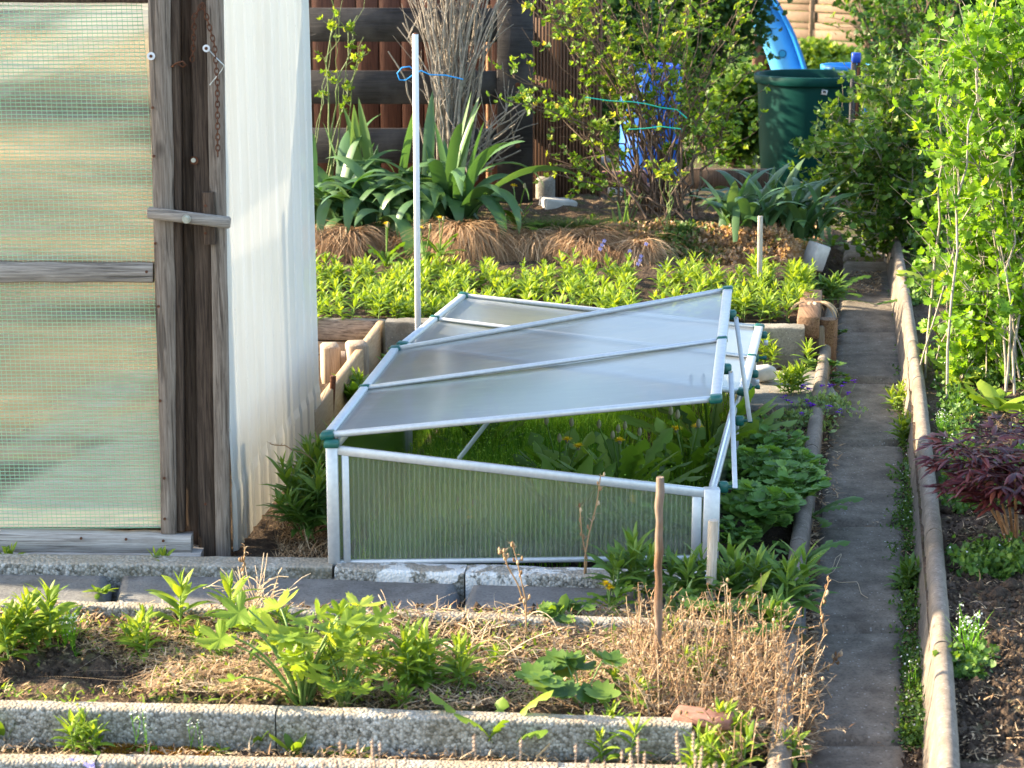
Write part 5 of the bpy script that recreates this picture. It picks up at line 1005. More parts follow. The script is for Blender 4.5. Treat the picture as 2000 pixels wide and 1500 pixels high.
obj('dry_stalk_thicket',drystalks(150,1380,1585,1290,1500,.17,lambda x,y:0*x+.07,(.3,1.5),14,.10,.0019),M['deadbrown'],kind='stuff',label='dead stalks spilling over the brick and path edging',cat='dry stalks')
# named dry stems
def drystem(pts,Y,label,heads=3,r=.0030,mat='deadbrown',seed=0,side=8):
    P=np.array([V(x,y,Y) for x,y in pts]); t=np.linspace(0,len(P)-1,16); P=np.stack([np.interp(t,range(len(P)),P[:,k]) for k in range(3)],1); P[:,1]+=np.linspace(0,-.03,16); mb=MB(); tube_many(mb,P[None],np.linspace(r,r*.5,16)[None],6,0,.5)
    for i in range(heads*3):
        j=R.integers(8,16); c=P[j]+R.normal(0,.006,3); tube_many(mb,np.array([[P[j],c,c+[0,0,.005],c+[0,0,.011]]]),np.array([[.0008,.0035,.004,.001]]),6,0,R.random())
    m_=side*3; b=P[R.integers(5,16,m_)]; ribs(mb,b,R.uniform(0,6.3,m_),R.uniform(.008,.03,m_),R.uniform(.2,1.3,m_),R.uniform(-.6,.6,m_),.0012,4,'lance',1,.4,.2,0,R.random(m_),2)
    return obj('dry_weed',mb,M[mat],label=label,cat='dry weed')
Yf=5.45
drystem([(467,1255),(470,1200),(475,1150),(478,1100),(481,1062)],Yf,'dead seed stalk standing left of the straw fan by the greenhouse corner',3)
drystem([(1063,1385),(1045,1320),(1028,1250),(1027,1170),(1010,1090),(1000,1055)],5.3,'tall dead stalk with seed pods before the clear panel, left one',4)
drystem([(1030,1200),(1012,1140),(990,1100),(985,1075),(976,1071)],5.35,'dead stalk with bent tip beside the tall one in front of panel',3)
drystem([(1142,1165),(1142,1090),(1150,1040),(1165,980),(1172,925)],5.75,'tallest brown dead stem rising across the clear panel',2,side=14)
drystem([(1140,1165),(1146,1090),(1136,1040),(1132,985)],5.76,'shorter brown dead stem beside the tallest one at the panel',2,side=14)
drystem([(1500,1420),(1545,1360),(1590,1290),(1608,1230),(1600,1180),(1615,1130)],5.2,'dead stalk with pods arching out over the path',5,side=4)
drystem([(1440,1470),(1510,1420),(1560,1390),(1592,1372)],4.95,'low dead stalk with brown pods reaching over the path, nearest one',5,side=4)
drystem([(1560,1330),(1600,1310),(1625,1290),(1635,1270)],5.25,'dead stalk tip with two pods hanging above the path slabs',3,side=2)
mb=MB(); P=np.array([G(x,y,.012) for x,y in((1613,1135),(1618,1118),(1628,1105),(1632,1090),(1645,1080),(1630,1115),(1612,1125),(1640,1138),(1675,1136),(1682,1160),(1695,1168))]); t=np.linspace(0,10,40); P=np.stack([np.interp(t,range(11),P[:,k]) for k in range(3)],1); tube_many(mb,P[None],np.full((1,40),.0012),5,0,.8); obj('dry_root',mb,M['straw'],label='pale curly root thread lying on the path slab',cat='root')
mb=MB(); tube(mb,[G(1603,1328,.012),G(1614,1345,.015),G(1624,1362,.01)],.002,5); obj('small_twig',mb,M['straw'],label='short pale twig lying on the path near the bottom',cat='twig')
# straw fan at greenhouse corner
mb=MB(); n=42; q=np.array([G(x,y,.11) for x,y in zip(R.normal(500,18,n),R.uniform(1185,1225,n))]); P=arch(q,R.uniform(-.9,.9,n)+np.where(R.random(n)<.5,PI,0)*.9,R.uniform(.08,.19,n),R.uniform(.9,1.5,n),R.uniform(-.9,1.4,n),7,1.5,.15); tube_many(mb,P,np.full((n,7),.0013),4,0,R.uniform(.6,1,n)); obj('dry_grass_fan',mb,M['straw'],label='fan of bleached dry stems rising in front of the greenhouse corner',cat='dry grass')
for k,(x,y,n) in enumerate([(750,1250,40),(870,1245,40),(960,1240,30)]):
    mb=MB(); q=np.array([G(a,b,.12) for a,b in zip(R.normal(x,35,n),R.uniform(y-40,y+80,n))]); P=arch(q,R.uniform(0,6.3,n),R.uniform(.06,.18,n),R.uniform(.1,1.2,n),R.uniform(-1.0,.6,n),7,1.2,.15); tube_many(mb,P,np.full((n,7),.0013),4,0,R.uniform(.5,1,n)); obj('dry_grass_fan',mb,M['straw'],label='bleached dry stems lying '+['behind the palmate plant, left heap','between the shoots and the rear kerb, middle heap','left of the dead seed stalks, right heap'][k],cat='dry grass')
# lavender seed heads close to the lens
mb=MB()
for i in range(70):
    x=R.uniform(470,1420) if R.random()<.8 else R.uniform(200,500); top=(1500-75*R.random()**2.2) if 650<x<1380 else 1500-30*R.random()**2; Yl=R.uniform(3.35,3.7); a=V(x,top,Yl); P=line(a-[R.normal(0,.01),0,.16],a,5); tube_many(mb,P[None],np.full((1,5),.0008),4,0,.5)
    c=a+np.cumsum(np.tile([[0,0,-.008]],(R.integers(2,6),1)),0); tube_many(mb,np.stack([c-[0,0,.004],c-[0,0,.001],c+[0,0,.003]],1),np.array([[.001,.0042,.0015]])*np.ones((len(c),1)),6,0,.5)
obj('faded_lavender',mb,M['seed'],kind='stuff',label='blurred faded lavender seed heads along the bottom edge',cat='lavender')
mb=MB(); a=V(172,1493,3.6)
for i in range(16): c=a+R.normal(0,.012,3)*[1.2,1,.8]; cards(mb,[c],rdir(1),rdir(1),.014,OVAL,0,[.5])
tube_many(mb,np.array([[a-[0,0,.1],a]]),np.full((1,2),.0015),5,0,.2); obj('lilac_flower',mb,M['lilac'],label='lilac flower cluster peeping up at the bottom left edge',cat='flower')
# ---------------------------------------------------------------- inside and round the cold frame
zc=lambda x,y:zfCF(x,y)
def ingrid(p,a=.03,b=.97):
    """points inside the frame, p in [0,1]^2: across, along"""
    u=a+(b-a)*p[:,0:1]; w=a+(b-a)*p[:,1:2]; q=(BA*(1-u)+BB*u)*(1-w)+(BC*(1-u)+BE*u)*w; q[:,2]=zfCF(q[:,0],q[:,1]); return q
mb=MB(); n=19000; pp=R.random((n,2)); pp=pp[(pp[:,1]>.10)|(R.random(n)<.35)]; n=len(pp); pp[:,0]=np.where(R.random(n)<.7,pp[:,0]*.62,pp[:,0]); q=ingrid(pp); ribs(mb,q,R.uniform(0,6.3,n),R.uniform(.09,.22,n),R.uniform(1.1,1.55,n),R.uniform(.5,1.5,n),.0022,5,'grass',1.3,.1,.1,0,R.random(n),2)
c=q[:3500]+np.c_[R.normal(0,.01,(3500,2)),R.uniform(.12,.22,3500)]; cards(mb,c,rdir(3500),rdir(3500),.006,DISC,0,1.); obj('weedy_grass',mb,M['grass'],kind='stuff',label='tall fresh grass and chickweed filling the cold frame',cat='grass')
kD=kit_rosette(30,.34,.034,'dand','dand',(.8,1.45),18,.9,1,.30,5); kD2=kit_rosette(24,.28,.028,'dand','dand',(.6,1.4),16,1.0,2,.27,3); kD3=kit_rosette(22,.34,.045,'dand','strap',(.9,1.45),12,.7)
def putin(k,u,w,sc,label,cat,name,rz): p=ingrid(np.array([[u,w]]))[0]; return place(k,p,rz,sc,label,cat,name)
putin(kD,.72,.25,1.0,'big dandelion with tall flower stalks in the middle of the open cold frame','dandelion','dandelion',0.5); putin(kD2,.52,.30,1.05,'dandelion with two yellow flowers in the open frame, left of the biggest','dandelion','dandelion',2.6); putin(kD2,.90,.36,1.1,'dandelion near the low right side inside the cold frame','dandelion','dandelion',4.2); putin(kD,.95,.52,1.15,'tall dandelion poking out between the lids beside the stay bars','dandelion','dandelion',1.0); putin(kD3,.58,.16,.85,'broad leaved weed leaning left inside the cold frame','weed','broad_leaved_weed',3.3)
putin(kD2,.80,.10,.7,'low dandelion close behind the clear front panel','dandelion','dandelion',5.2); putin(kD2,.30,.06,.6,'dandelion pressed behind the left half of the clear front panel','dandelion','dandelion',2.2); putin(kD3,.45,.05,.45,'broad leaved weed pressed behind the middle of the front panel','weed','broad_leaved_weed',1.1); putin(kit_lobed(70,.13,.15,.036,'columb'),.6,.05,.7,'round leaved plant pressed behind the front panel, left of the brown stake','columbine','columbine',1.); putin(kD2,.2,.55,.8,'dandelion half hidden under the open lid at the left','dandelion','dandelion',1.2)
kC=kit_lobed(70,.13,.15,.036,'columb'); kC2=kit_lobed(95,.17,.17,.046,'columb')
for u,w,s,l in((.88,.06,1.0,'round lobed leaf plant in the near right corner inside the cold frame'),(.75,.09,.85,'round lobed leaves behind the front panel, left of the corner plant')): putin(kC,u,w,s,l,'columbine','columbine',R.uniform(0,6))
for k,x,y,s,l in [(kC2,1480,1060,1.05,'large columbine mound nearest the front, right of the cold frame post'),(kC2,1540,1010,.95,'columbine mound spilling against the round edging'),(kC2,1460,975,1.0,'columbine mound beside the low side panel'),(kC,1510,925,1.0,'columbine behind the front mound, middle of the strip'),(kC,1445,905,1.0,'columbine next to the lowest stay bracket'),(kC2,1555,960,.75,'columbine leaves hanging over the path edging'),(kC,1440,1095,.8,'small columbine at the foot of the frame corner post')]: put(k,x,y,zc,s,l,'columbine','columbine')
kdl=kit_rosette(9,.22,.028,'shade_leaf','dand',(.2,.9),14,.8)
put(kdl,1585,1010,lambda x,y:0*x+.06,.8,'toothed weed reaching from the edging over the path, upper one','weed','toothed_weed',rz=-.3); put(kdl,1570,1105,lambda x,y:0*x+.06,.7,'toothed weed reaching from the edging over the path, lower one','weed','toothed_weed',rz=.2)
litter('dry_grass_litter',[(1480,1600,770,880,1.),(540,660,1000,1100,1.2)],zc,1500,.03,.0016,'deadbrown','dry brown grass between cold frame and path edging','litter',(-.1,1.0))
# aubrieta
kA=[]; mb=MB(); n=420; q=np.c_[R.normal(0,.06,(n,2)),np.zeros(n)]; q[:,2]=.05*np.exp(-((q[:,0]**2+q[:,1]**2)/.006)); cards(mb,q+R.normal(0,.006,(n,3)),rdir(n,.6),rdir(n,.8),.02*R.uniform(.6,1.2,n),OVAL,0,R.random(n)); kA.append(('leaves',mb.mesh('leaves',M['grayleaf'])))
for i in range(9):
    mb=MB(); c=np.array([R.normal(0,.055),R.normal(0,.04)-.01,R.uniform(.06,.10)]); tube_many(mb,np.array([[c*[.7,.7,.2],c]]),np.full((1,2),.0009),4,1)
    for j in range(3):
        cc=c+R.normal(0,.006,3)
        for a in range(4): d=np.array([[math.cos(a*PI/2+j),math.sin(a*PI/2+j)-.2,.25]]); cards(mb,[cc],nz(d),nz(np.array([[0,-.6,1.]])),.012,OVAL,0,[R.random()])
    kA.append(('flower',mb.mesh('flower',[M['purple'],M['stalk']])))
put(kA,1560,835,zc,1.1,'grey green cushion with violet flowers, left of the path edging','aubrieta','aubrieta'); put(kA,1612,800,lambda x,y:0*x+.10,1.05,'violet flowered cushion hanging over the edging onto the path','aubrieta','aubrieta'); 
for k,x,y,s,l in [(KS[1],1492,712,1.0,'fresh leafy shoot at the foot of the concrete edge, left one'),(KS[3],1508,716,.7,'small leafy shoot at the foot of the concrete edge, right one'),(KS[0],1555,765,.85,'leafy clump on the pale slab in front of the edging'),(KS[3],1578,722,.95,'upright leafy shoot close to the round edging by the slab'),(KS[1],1530,770,.8,'low leafy clump at the near side of the pale slab')]: put(k,x,y,lambda x,y:0*x+.09,s,l,'leafy shoots','leafy_shoots')
put(KSD[1],1500,850,zc,.8,'low grey green weed between cold frame and violet flowers','weed','leafy_weed'); put(kD2,1505,900,zc,.5,'small dandelion with closed heads beside the columbine','dandelion','dandelion')
mb=MB(); n=700; q=np.array([G(a,b,.07) for a,b in zip(R.uniform(1500,1580,n),R.uniform(870,905,n))]); ribs(mb,q,R.uniform(0,6.3,n),.03,1.4,.9,.0012,3,'grass',1,0,.1,0,R.random(n),2); obj('moss_patch',mb,M['grass'],kind='stuff',label='fine yellow green moss behind the columbine',cat='moss')
# dark shoots between greenhouse and cold frame
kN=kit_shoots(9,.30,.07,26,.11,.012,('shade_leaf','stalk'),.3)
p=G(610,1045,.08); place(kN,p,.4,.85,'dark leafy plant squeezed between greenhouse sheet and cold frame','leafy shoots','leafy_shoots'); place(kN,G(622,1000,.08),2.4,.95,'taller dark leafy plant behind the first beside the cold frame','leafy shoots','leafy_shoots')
mb=MB(); 
for pts in (((640,925),(600,890),(560,872),(527,867)),((632,985),(585,985),(545,990),(523,1018),(515,1040)),((560,1040),(600,990),(606,950))):
    Yd=6.35; P=np.array([V(x,y,Yd) for x,y in pts]); t=np.linspace(0,len(P)-1,14); P=np.stack([np.interp(t,range(len(P)),P[:,k]) for k in range(3)],1)+R.normal(0,.002,(14,3)); tube_many(mb,P[None],np.full((1,14),.0018),5,0,.3)
    m_=22; ribs(mb,P[R.integers(2,14,m_)],R.uniform(0,6.3,m_),R.uniform(.01,.03,m_),1.,-.5,.001,4,'lance',1,.5,.1,0,.2,2)
obj('dead_vine',mb,M['deadbrown'],label='dead tangled vine between the corrugated sheet and cold frame',cat='vine')
put(kD3,700,800,zc,.5,'broad leaved weed between wooden box and open lid','weed','broad_leaved_weed'); put(KS[0],690,790,zc,1.0,'leafy shoots at the foot of the wooden box','leafy shoots','leafy_shoots'); put(KS[1],770,735,zc,.9,'leafy shoots in the corner of box and concrete edge','leafy shoots','leafy_shoots')
litter('dry_grass_litter',[(628,700,780,860,1.)],zc,500,.05,.0014,'deadbrown','dry grass at the foot of the wooden box','litter',(.3,1.3))
# ---------------------------------------------------------------- leafy green bed
mb=MB(); n=500; q=np.array([G(a,b,.22) for a,b in zip(R.uniform(560,1585,n),R.uniform(538,624,n))])
q=q[fbm(q[:,0]*4,q[:,1]*4,3,9)>.27]
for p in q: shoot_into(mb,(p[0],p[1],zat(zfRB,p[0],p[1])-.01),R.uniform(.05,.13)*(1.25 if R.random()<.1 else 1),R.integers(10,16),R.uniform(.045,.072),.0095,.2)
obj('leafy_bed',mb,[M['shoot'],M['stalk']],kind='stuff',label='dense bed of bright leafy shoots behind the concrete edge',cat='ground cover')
put(KS[3],1472,560,zfRB,1.3,'tallest leafy shoot left of the flat stake in the green bed','leafy shoots','leafy_shoots'); put(KS[0],1555,585,zfRB,1.2,'leafy shoots at the right end of the green bed beside the beam','leafy shoots','leafy_shoots')
# dead bulb leaves over the beam
mb=MB(); q=np.array([G(1583+R.uniform(-8,8),592,.27) for _ in range(16)]); ribs(mb,q,R.uniform(-2.2,.4,16),R.uniform(.08,.2,16),.6,-1.4,.008,7,'strap',1,.1,.3,0,R.random(16)); obj('withered_leaves',mb,M['straw'],label='withered straw coloured leaves draped over the timber beam',cat='withered leaves')
# ---------------------------------------------------------------- dry hummocks and mats on the terrace front
def hummock(px,py,w,h,n,label,mat='straw_b',Yc=10.85):
    c=V(px,py,Yc); sx=w/F*Yc; sh=h/F*Yc; mb=MB(); k=7; tc=np.stack([c[0]+R.uniform(-.42,.42,k)*sx,c[1]+R.uniform(-.02,.12,k),c[2]-R.uniform(0,.35,k)*sh],1); i=R.integers(0,k,n); a=R.uniform(-PI-.3,.3,n)
    b=tc[i]+np.c_[R.normal(0,.03,n),R.normal(0,.02,n),R.normal(0,.012,n)]; ln=sh*R.uniform(.35,1.0,n)*R.uniform(.7,1.2,k)[i]
    ribs(mb,b,a+R.normal(0,.4,n),ln,R.uniform(-.2,1.1,n),R.uniform(-1.7,-.5,n),.0026,7,'grass',.7,.14,.1,0,np.clip(R.normal(.5,.15,n)+R.normal(0,.2,k)[i],0,1),2)
    m_=n//6; b=tc[R.integers(0,k,m_)]+np.c_[R.normal(0,.05,m_),R.normal(-.03,.03,m_),-R.uniform(0,.8,m_)*sh]; ribs(mb,b,R.uniform(0,6.3,m_),R.uniform(.02,.09,m_),R.uniform(-1,.8,m_),R.uniform(-1.3,.3,m_),.0026,5,'grass',1,.3,.1,0,R.random(m_),2)
    return obj('dry_grass_tussock',mb,M[mat],label=label,cat='grass tussock',group='dry grass tussocks along the terrace')
hummock(675,455,170,115,4600,'dried tussock at the left, next to the corrugated sheet',Yc=10.85); hummock(945,442,210,150,8000,'largest dried grass tussock right of the white pole',Yc=10.85); hummock(1105,458,160,125,5200,'dried tussock left of the lilac phlox',Yc=10.85); hummock(1200,478,140,115,3600,'smaller dried tussock under the lilac phlox',Yc=10.75); hummock(790,470,130,100,2600,'thin dried tussock half covered by dandelions at the white pole',Yc=10.9)
mb=MB(); n=9000; q=onv(R.uniform(612,1260,n),R.uniform(452,545,n),zfTB); n=len(q); q[:,2]+=R.uniform(0,.02,n); ribs(mb,q,R.uniform(-PI-.2,.2,n),R.uniform(.03,.13,n),R.uniform(-.6,.9,n),R.uniform(-1.6,-.3,n),.0022,6,'grass',1,.2,.1,0,np.clip(fbm(q[:,0]*8,q[:,2]*12,3,2)*1.4-.15+R.normal(0,.15,n),0,1),2); obj('matted_dry_grass',mb,M['straw_b'],kind='stuff',label='matted dry grass hanging over the terrace front',cat='dry grass')
mb=MB(); n=16000; px=R.uniform(1180,1600,n); py=R.uniform(446,540,n); q=onv(px,py,zfTB); px=1000+q[:,0]/q[:,1]*F*cp; n=len(q); v_=np.clip(fbm(q[:,0]*5,q[:,2]*9,4,3)*1.5-.25+R.normal(0,.12,n)+np.clip((px-1350)/120,0,.55)+.10,0,1)
dist=np.abs(fbm(q[:,0]*9,q[:,2]*9,3,5)-.5)*.22; q[:,1]-=dist; q[:,2]+=dist*.4; q[:,2]+=R.uniform(0,.03,n); cards(mb,q,rdir(n,.3),rdir(n,.4),R.uniform(.014,.034,n),OVAL,0,v_); obj('creeping_mat',mb,[M['mat'],M['soil_dry']],kind='stuff',label='creeping phlox mat, part green part dead, over the terrace front',cat='ground cover')
mb=MB(); 
for (x,y) in((1176,478),(1180,470),(1172,486),(1250,508),(1252,500),(1246,515),(1262,476),(1290,520),(1230,490),(1320,540)):
    c=V(x,y,10.5)
    for j in range(5): a=j*2*PI/5; cards(mb,[c],nz(np.array([[math.cos(a),-.3,math.sin(a)]])),[[0,-1.,.3]],.014,OVAL,0,[.5])
obj('phlox_flowers',mb,M['lilac'],kind='stuff',label='few lilac flowers on the creeping mat',cat='flowers')
kdb=kit_rosette(16,.17,.022,'dand','dand',(.3,1.3),14,.9,1,.20,1)
for x,y,s,l in((1010,450,1.1,'dandelion with yellow flower by the fence post'),(830,535,1.1,'dandelion with yellow flower right behind the white pole'),(755,520,1.0,'dandelion with yellow flower left of the white pole'),(860,500,.9,'dandelion clump among the dried tussocks')): place(kdb,V(x,y,11.0 if y<460 else 10.45),R.uniform(0,6),s,l,'dandelion','dandelion')
mb=MB(); n=2600; px=np.r_[R.uniform(1010,1200,n//2),R.uniform(620,900,n//2)]; q=np.array([V(x,y,11.1) for x,y in zip(px,R.uniform(425,462,n))]); q[:,2]=np.minimum(q[:,2],.34)-.02; ribs(mb,q,R.uniform(0,6.3,n),R.uniform(.06,.13,n),1.2,.1,.0016,4,'grass',1,.1,.1,0,R.random(n)*.6,2); obj('grass_fringe',mb,M['shade_leaf'],kind='stuff',label='dark green grass fringe along the top of the terrace',cat='grass')
# ---------------------------------------------------------------- strap leaved plants
kL=[kit_straps(34,.80,.042,'allium',(1.0,1.5),(1.2,3.6),18,.08),kit_straps(34,.76,.042,'allium',(.8,1.5),(1.4,3.8),18,.09),kit_straps(9,.80,.038,'allium',(1.25,1.5),(.05,.5),12,.06)]
def stand(k,x,y,Y,s,l,cat,name,rz=None,group=None): p=V(x,y,Y); p[2]=min(p[2],.34); return place(k,p,R.uniform(0,6) if rz is None else rz,s,l,cat,name,group)
for k,x,y,Y,s,l in [(0,650,446,11.3,1.0,'strap leaved clump nearest the corrugated sheet'),(1,735,448,11.15,1.0,'broad strap leaved clump left of the white pole'),(1,800,446,11.3,1.0,'strap leaved clump directly behind the white pole'),(0,885,448,11.15,1.05,'strap leaved clump right of the white pole, leaves arching out')]: stand(kL[k],x,y,Y,s,l,'strap leaved plant','strap_leaved_plant')
stand(kL[2],720,440,11.6,.95,'tall stiff leaves standing up behind the left strap leaved clump','strap leaved plant','strap_leaved_plant'); stand(kL[2],865,440,11.5,.95,'tall stiff leaves standing behind the right strap leaved clump','strap leaved plant','strap_leaved_plant')
kR=kit_straps(34,.50,.030,'allium',(.9,1.5),(.3,2.2),12,.06)
stand(kR,1448,452,11.1,1.05,'strap leaved clump left of the flat stake','strap leaved plant','strap_leaved_plant'); stand(kR,1505,446,11.4,1.05,'strap leaved clump behind the flat stake','strap leaved plant','strap_leaved_plant'); stand(kR,1562,455,11.15,.95,'strap leaved clump beside the pale stone at the path corner','strap leaved plant','strap_leaved_plant')
kI=kit_straps(7,.36,.018,'iris',(1.2,1.55),(.0,.5),9,.03,'lance'); stand(kI,1218,460,11.3,.95,'iris fan with pale edged leaves at the left foot of the rose bush','iris','iris'); stand(kI,1315,452,11.5,.6,'small iris fan behind the rose bush stems','iris','iris')
# ---------------------------------------------------------------- shrubs
def bez(b,c,t,k=10): s=np.linspace(0,1,k)[None,:,None]; return b[:,None]*(1-s)**2+2*c[:,None]*s*(1-s)+t[:,None]*s*s
def shrub(name,label,cat,base,targets,r0,ntw,tl,lt,lsz,nl,wood_m,leaf_m,ctrl=.55,lift=.3,t0=.3,bs=.05,up=.3,group=None,clump=1,vm=(.5,.2),trip=False,leafspread=.012,jit=.02):
    root=thing(name,label,cat,base,group); base=np.asarray(base,float); T=np.asarray(targets,float); n=len(T)
    b=base+np.c_[R.normal(0,bs,(n,2)),np.zeros(n)-.03]; c=b*(1-ctrl)+T*ctrl; c[:,2]=b[:,2]+(T[:,2]-b[:,2])*np.clip(ctrl+lift,0,1.3); c+=R.normal(0,.04,(n,3)); P=bez(b,c,T,12); P[:,1:-1]+=R.normal(0,jit,(n,10,3))*.6
    mb=MB(); rr=r0*R.uniform(.5,1.2,n)[:,None]*np.linspace(1,.3,12)[None]; tube_many(mb,P,rr,6,0,.5)
    m_=n*ntw; ii=R.integers(0,n,m_); tt=R.uniform(t0,1,m_)*10.99; k0=tt.astype(int); fr=(tt-k0)[:,None]; st=P[ii,k0]*(1-fr)+P[ii,k0+1]*fr; tg=nz(P[ii,k0+1]-P[ii,k0]); d=nz(tg*.8+rdir(m_)*.8+[0,0,up]); L_=tl*R.uniform(.4,1.2,m_)
    Q=bez(st,st+d*L_[:,None]*.5+R.normal(0,.02,(m_,3)),st+d*L_[:,None]+R.normal(0,.15,(m_,3))*L_[:,None]-[0,0,0],6); tube_many(mb,Q,np.linspace(r0*.35,r0*.15,6)[None]*np.ones((m_,1)),4,0,.5); obj('branches',mb,M[wood_m],root)
    mb=MB(); N_=m_*nl; ii=R.integers(0,m_,N_); tt=R.uniform(.15,1,N_)*4.99; k0=tt.astype(int); fr=(tt-k0)[:,None]; p=Q[ii,k0]*(1-fr)+Q[ii,k0+1]*fr
    for c_ in range(clump):
        pp=p+R.normal(0,leafspread,(N_,3)); dd=nz(nz(Q[ii,k0+1]-Q[ii,k0])*.5+rdir(N_)*.9+[0,0,.15]); nn=nz(R.normal(0,.55,(N_,3))+[0,0,1.]); v_=np.clip(R.normal(*vm,N_),0,1)
        if trip:
            for o in(-.9,0,.9):
                x_=nz(np.cross(dd,nn)); d2=nz(dd*math.cos(o)+x_*math.sin(o)); cards(mb,pp,d2,nn,lsz*R.uniform(.7,1.15,N_),lt,0,v_)
        else: cards(mb,pp,dd,nn,lsz*R.uniform(.6,1.2,N_),lt,0,v_)
    obj('foliage',mb,M[leaf_m],root); return root
def tg(boxes,Y,dY):
    o=[]
    for (x0,x1,y0,y1,n) in boxes:
        for _ in range(n): o.append(V(R.uniform(x0,x1),R.uniform(y0,y1),Y+R.uniform(-dY,dY)))
    return np.array(o)
# big rose bush
shrub('rose_bush','big arching rose bush with young yellow green leaves in front of the blue barrel','rose bush',V(1290,440,11.4)*[1,1,0]+[0,0,.4],tg([(1000,1100,-20,60,12),(1100,1300,-60,60,22),(1300,1480,-40,120,18),(990,1080,120,260,7),(1060,1150,260,340,6),(1380,1480,130,300,9),(1080,1220,60,250,8)],11.3,.35),.0072,6,.15,OVAL,.036,4,'cane_b','rose',.35,.35,.35,.09,.2,trip=True,vm=(.40,.20),jit=.03)
shrub('rose_bush','short young rose cane with light leaves at the front of the big bush','rose bush',V(1302,465,10.9)*[1,1,0]+[0,0,.38],tg([(1270,1340,300,345,4)],10.9,.05),.0045,3,.05,OVAL,.028,4,'cane_g','rose',.3,.3,.7,.01,.2,trip=True,vm=(.62,.12))
shrub('rose_bush','slender rose with green canes between the sheet and the shrub','rose bush',V(632,445,11.9)*[1,1,0]+[0,0,.38],tg([(640,720,-60,40,6),(700,735,70,120,2)],11.9,.12),.007,3,.10,OVAL,.036,3,'cane_g','rose',.3,.3,.45,.05,.3,trip=True,vm=(.45,.2))
# bare shrub
root=thing('bare_shrub','leafless grey twigged shrub bundled with blue twine','shrub',V(880,440,11.9)*[1,1,0]+[0,0,.38]); b0_=np.array(root.location); n=85
T=tg([(790,960,-90,-20,60),(960,1010,-60,40,10),(740,800,20,120,4),(980,1060,180,250,8),(960,1030,250,330,7)],11.9,.12); b=b0_+np.c_[R.normal(0,.06,(len(T),2)),np.zeros(len(T))]; c=b*.45+T*.55; c[:,0]=b[:,0]*.8+T[:,0]*.2; P=bez(b,c,T,14)+R.normal(0,.006,(len(T),14,3)); mb=MB(); tube_many(mb,P,R.uniform(.0045,.009,len(T))[:,None]*np.linspace(1,.5,14)[None],6,0,.5)
m_=240; ii=R.integers(0,len(T),m_); jj=R.integers(5,14,m_); st=P[ii,jj]; d=nz(rdir(m_)*[1,.6,.4]+[0,0,1.2]); Q=bez(st,st+d*.08,st+d*R.uniform(.1,.3,m_)[:,None]+R.normal(0,.02,(m_,3)),6); tube_many(mb,Q,np.linspace(.003,.0012,6)[None]*np.ones((m_,1)),4,0,.5); obj('branches',mb,M['twig_grey'],root)
# gooseberry over the path
shrub('gooseberry_bush','dense dark green gooseberry bush arching over the far end of the path','gooseberry bush',V(1800,470,11.9)*[1,1,0]+[0,0,.1],tg([(1590,1660,200,310,9),(1570,1750,270,460,30),(1640,1860,150,300,26),(1700,1900,300,520,26),(1660,1800,60,180,10)],11.6,.7),.006,15,.18,LOBED,.040,9,'twig_grey','goose',.5,.35,.25,.12,.1,vm=(.52,.24))
shrub('gooseberry_bush','farther dark bush rising above the gooseberry toward the panel fence','bush',V(1790,330,15.5)*[1,1,0],tg([(1650,1740,-60,110,14),(1740,1900,-60,200,34),(1650,1760,100,230,12)],15.6,.7),.009,10,.28,LOBED,.05,6,'cane_b','goose',.5,.3,.25,.15,.2,vm=(.32,.2))
shrub('currant_bush','sunlit bright yellow green currant bush at the right photo edge','currant bush',V(2010,790,8.3)*[1,1,0]+[0,0,.12],tg([(1830,1930,10,220,22),(1920,2080,-90,140,34),(1840,1980,200,420,24),(1960,2100,80,560,36),(1880,1990,400,620,9)],8.5,.5)[::2].tolist()+tg([(1900,2030,560,740,12)],8.3,.15).tolist(),.0055,17,.22,LOBED,.042,9,'twig_grey','currant',.5,.35,.12,.22,.1,vm=(.36,.26))
# hedges and shrubs far behind
def farbush(px,py,Y,w,h,label,mat='ever',n=7000,ls=.07,name='shrub',cat='shrub'):
    c=V(px,py,Y); c[2]=0; root=thing(name,label,cat,c); mb=MB(); m_=14; T=c+np.c_[R.normal(0,w*.3,m_),R.normal(0,w*.25,m_),R.uniform(.4*h,h,m_)]; b=np.tile(c,(m_,1)); tube_many(mb,bez(b,(b+T)/2+[0,0,.1*h],T,8),np.linspace(.02,.006,8)[None]*np.ones((m_,1)),5,0,.5); obj('branches',mb,M['cane_b'],root)
    cl=rdir(34)*[w*.5,w*.4,h*.42]*R.uniform(.55,1,(34,1))+c+[0,0,h*.55]; cc=cl[R.integers(0,34,n)]+R.normal(0,1,(n,3))*[w*.11,w*.11,h*.09]; cc=cc[cc[:,2]>.03]; n=len(cc); mb=MB(); cards(mb,cc,rdir(n),nz(R.normal(0,.6,(n,3))+[0,0,1.]),ls*R.uniform(.6,1.2,n),LOBED,0,np.clip(R.normal(.45,.22,n),0,1)); obj('foliage',mb,M[mat],root)
farbush(1170,250,15.5,.8,2.2,'dark leafy shrub between ribbed panel and blue barrel','ever',7000,.055); farbush(1375,290,17,.95,1.9,'dark leafy shrub behind the rose bush, left of the green bin','ever',9000,.06); farbush(1270,200,22,1.8,2.6,'large dark evergreen hedge shrub behind the barrel','ever',10000,.08); farbush(1180,160,24,2.6,3.2,'dark evergreen at the back between shed and hedge shrub','ever',9000,.09)
farbush(1600,118,25,.8,.42,'low sunlit plant between the bin and the panel fence','shoot',1800,.07); farbush(1650,125,23,.7,.36,'low sunlit plant beside the blue tub','shoot',1500,.06); farbush(1590,60,33,1.3,1.0,'pale sunlit shrub seen under the panel fence','shoot',1500,.09)
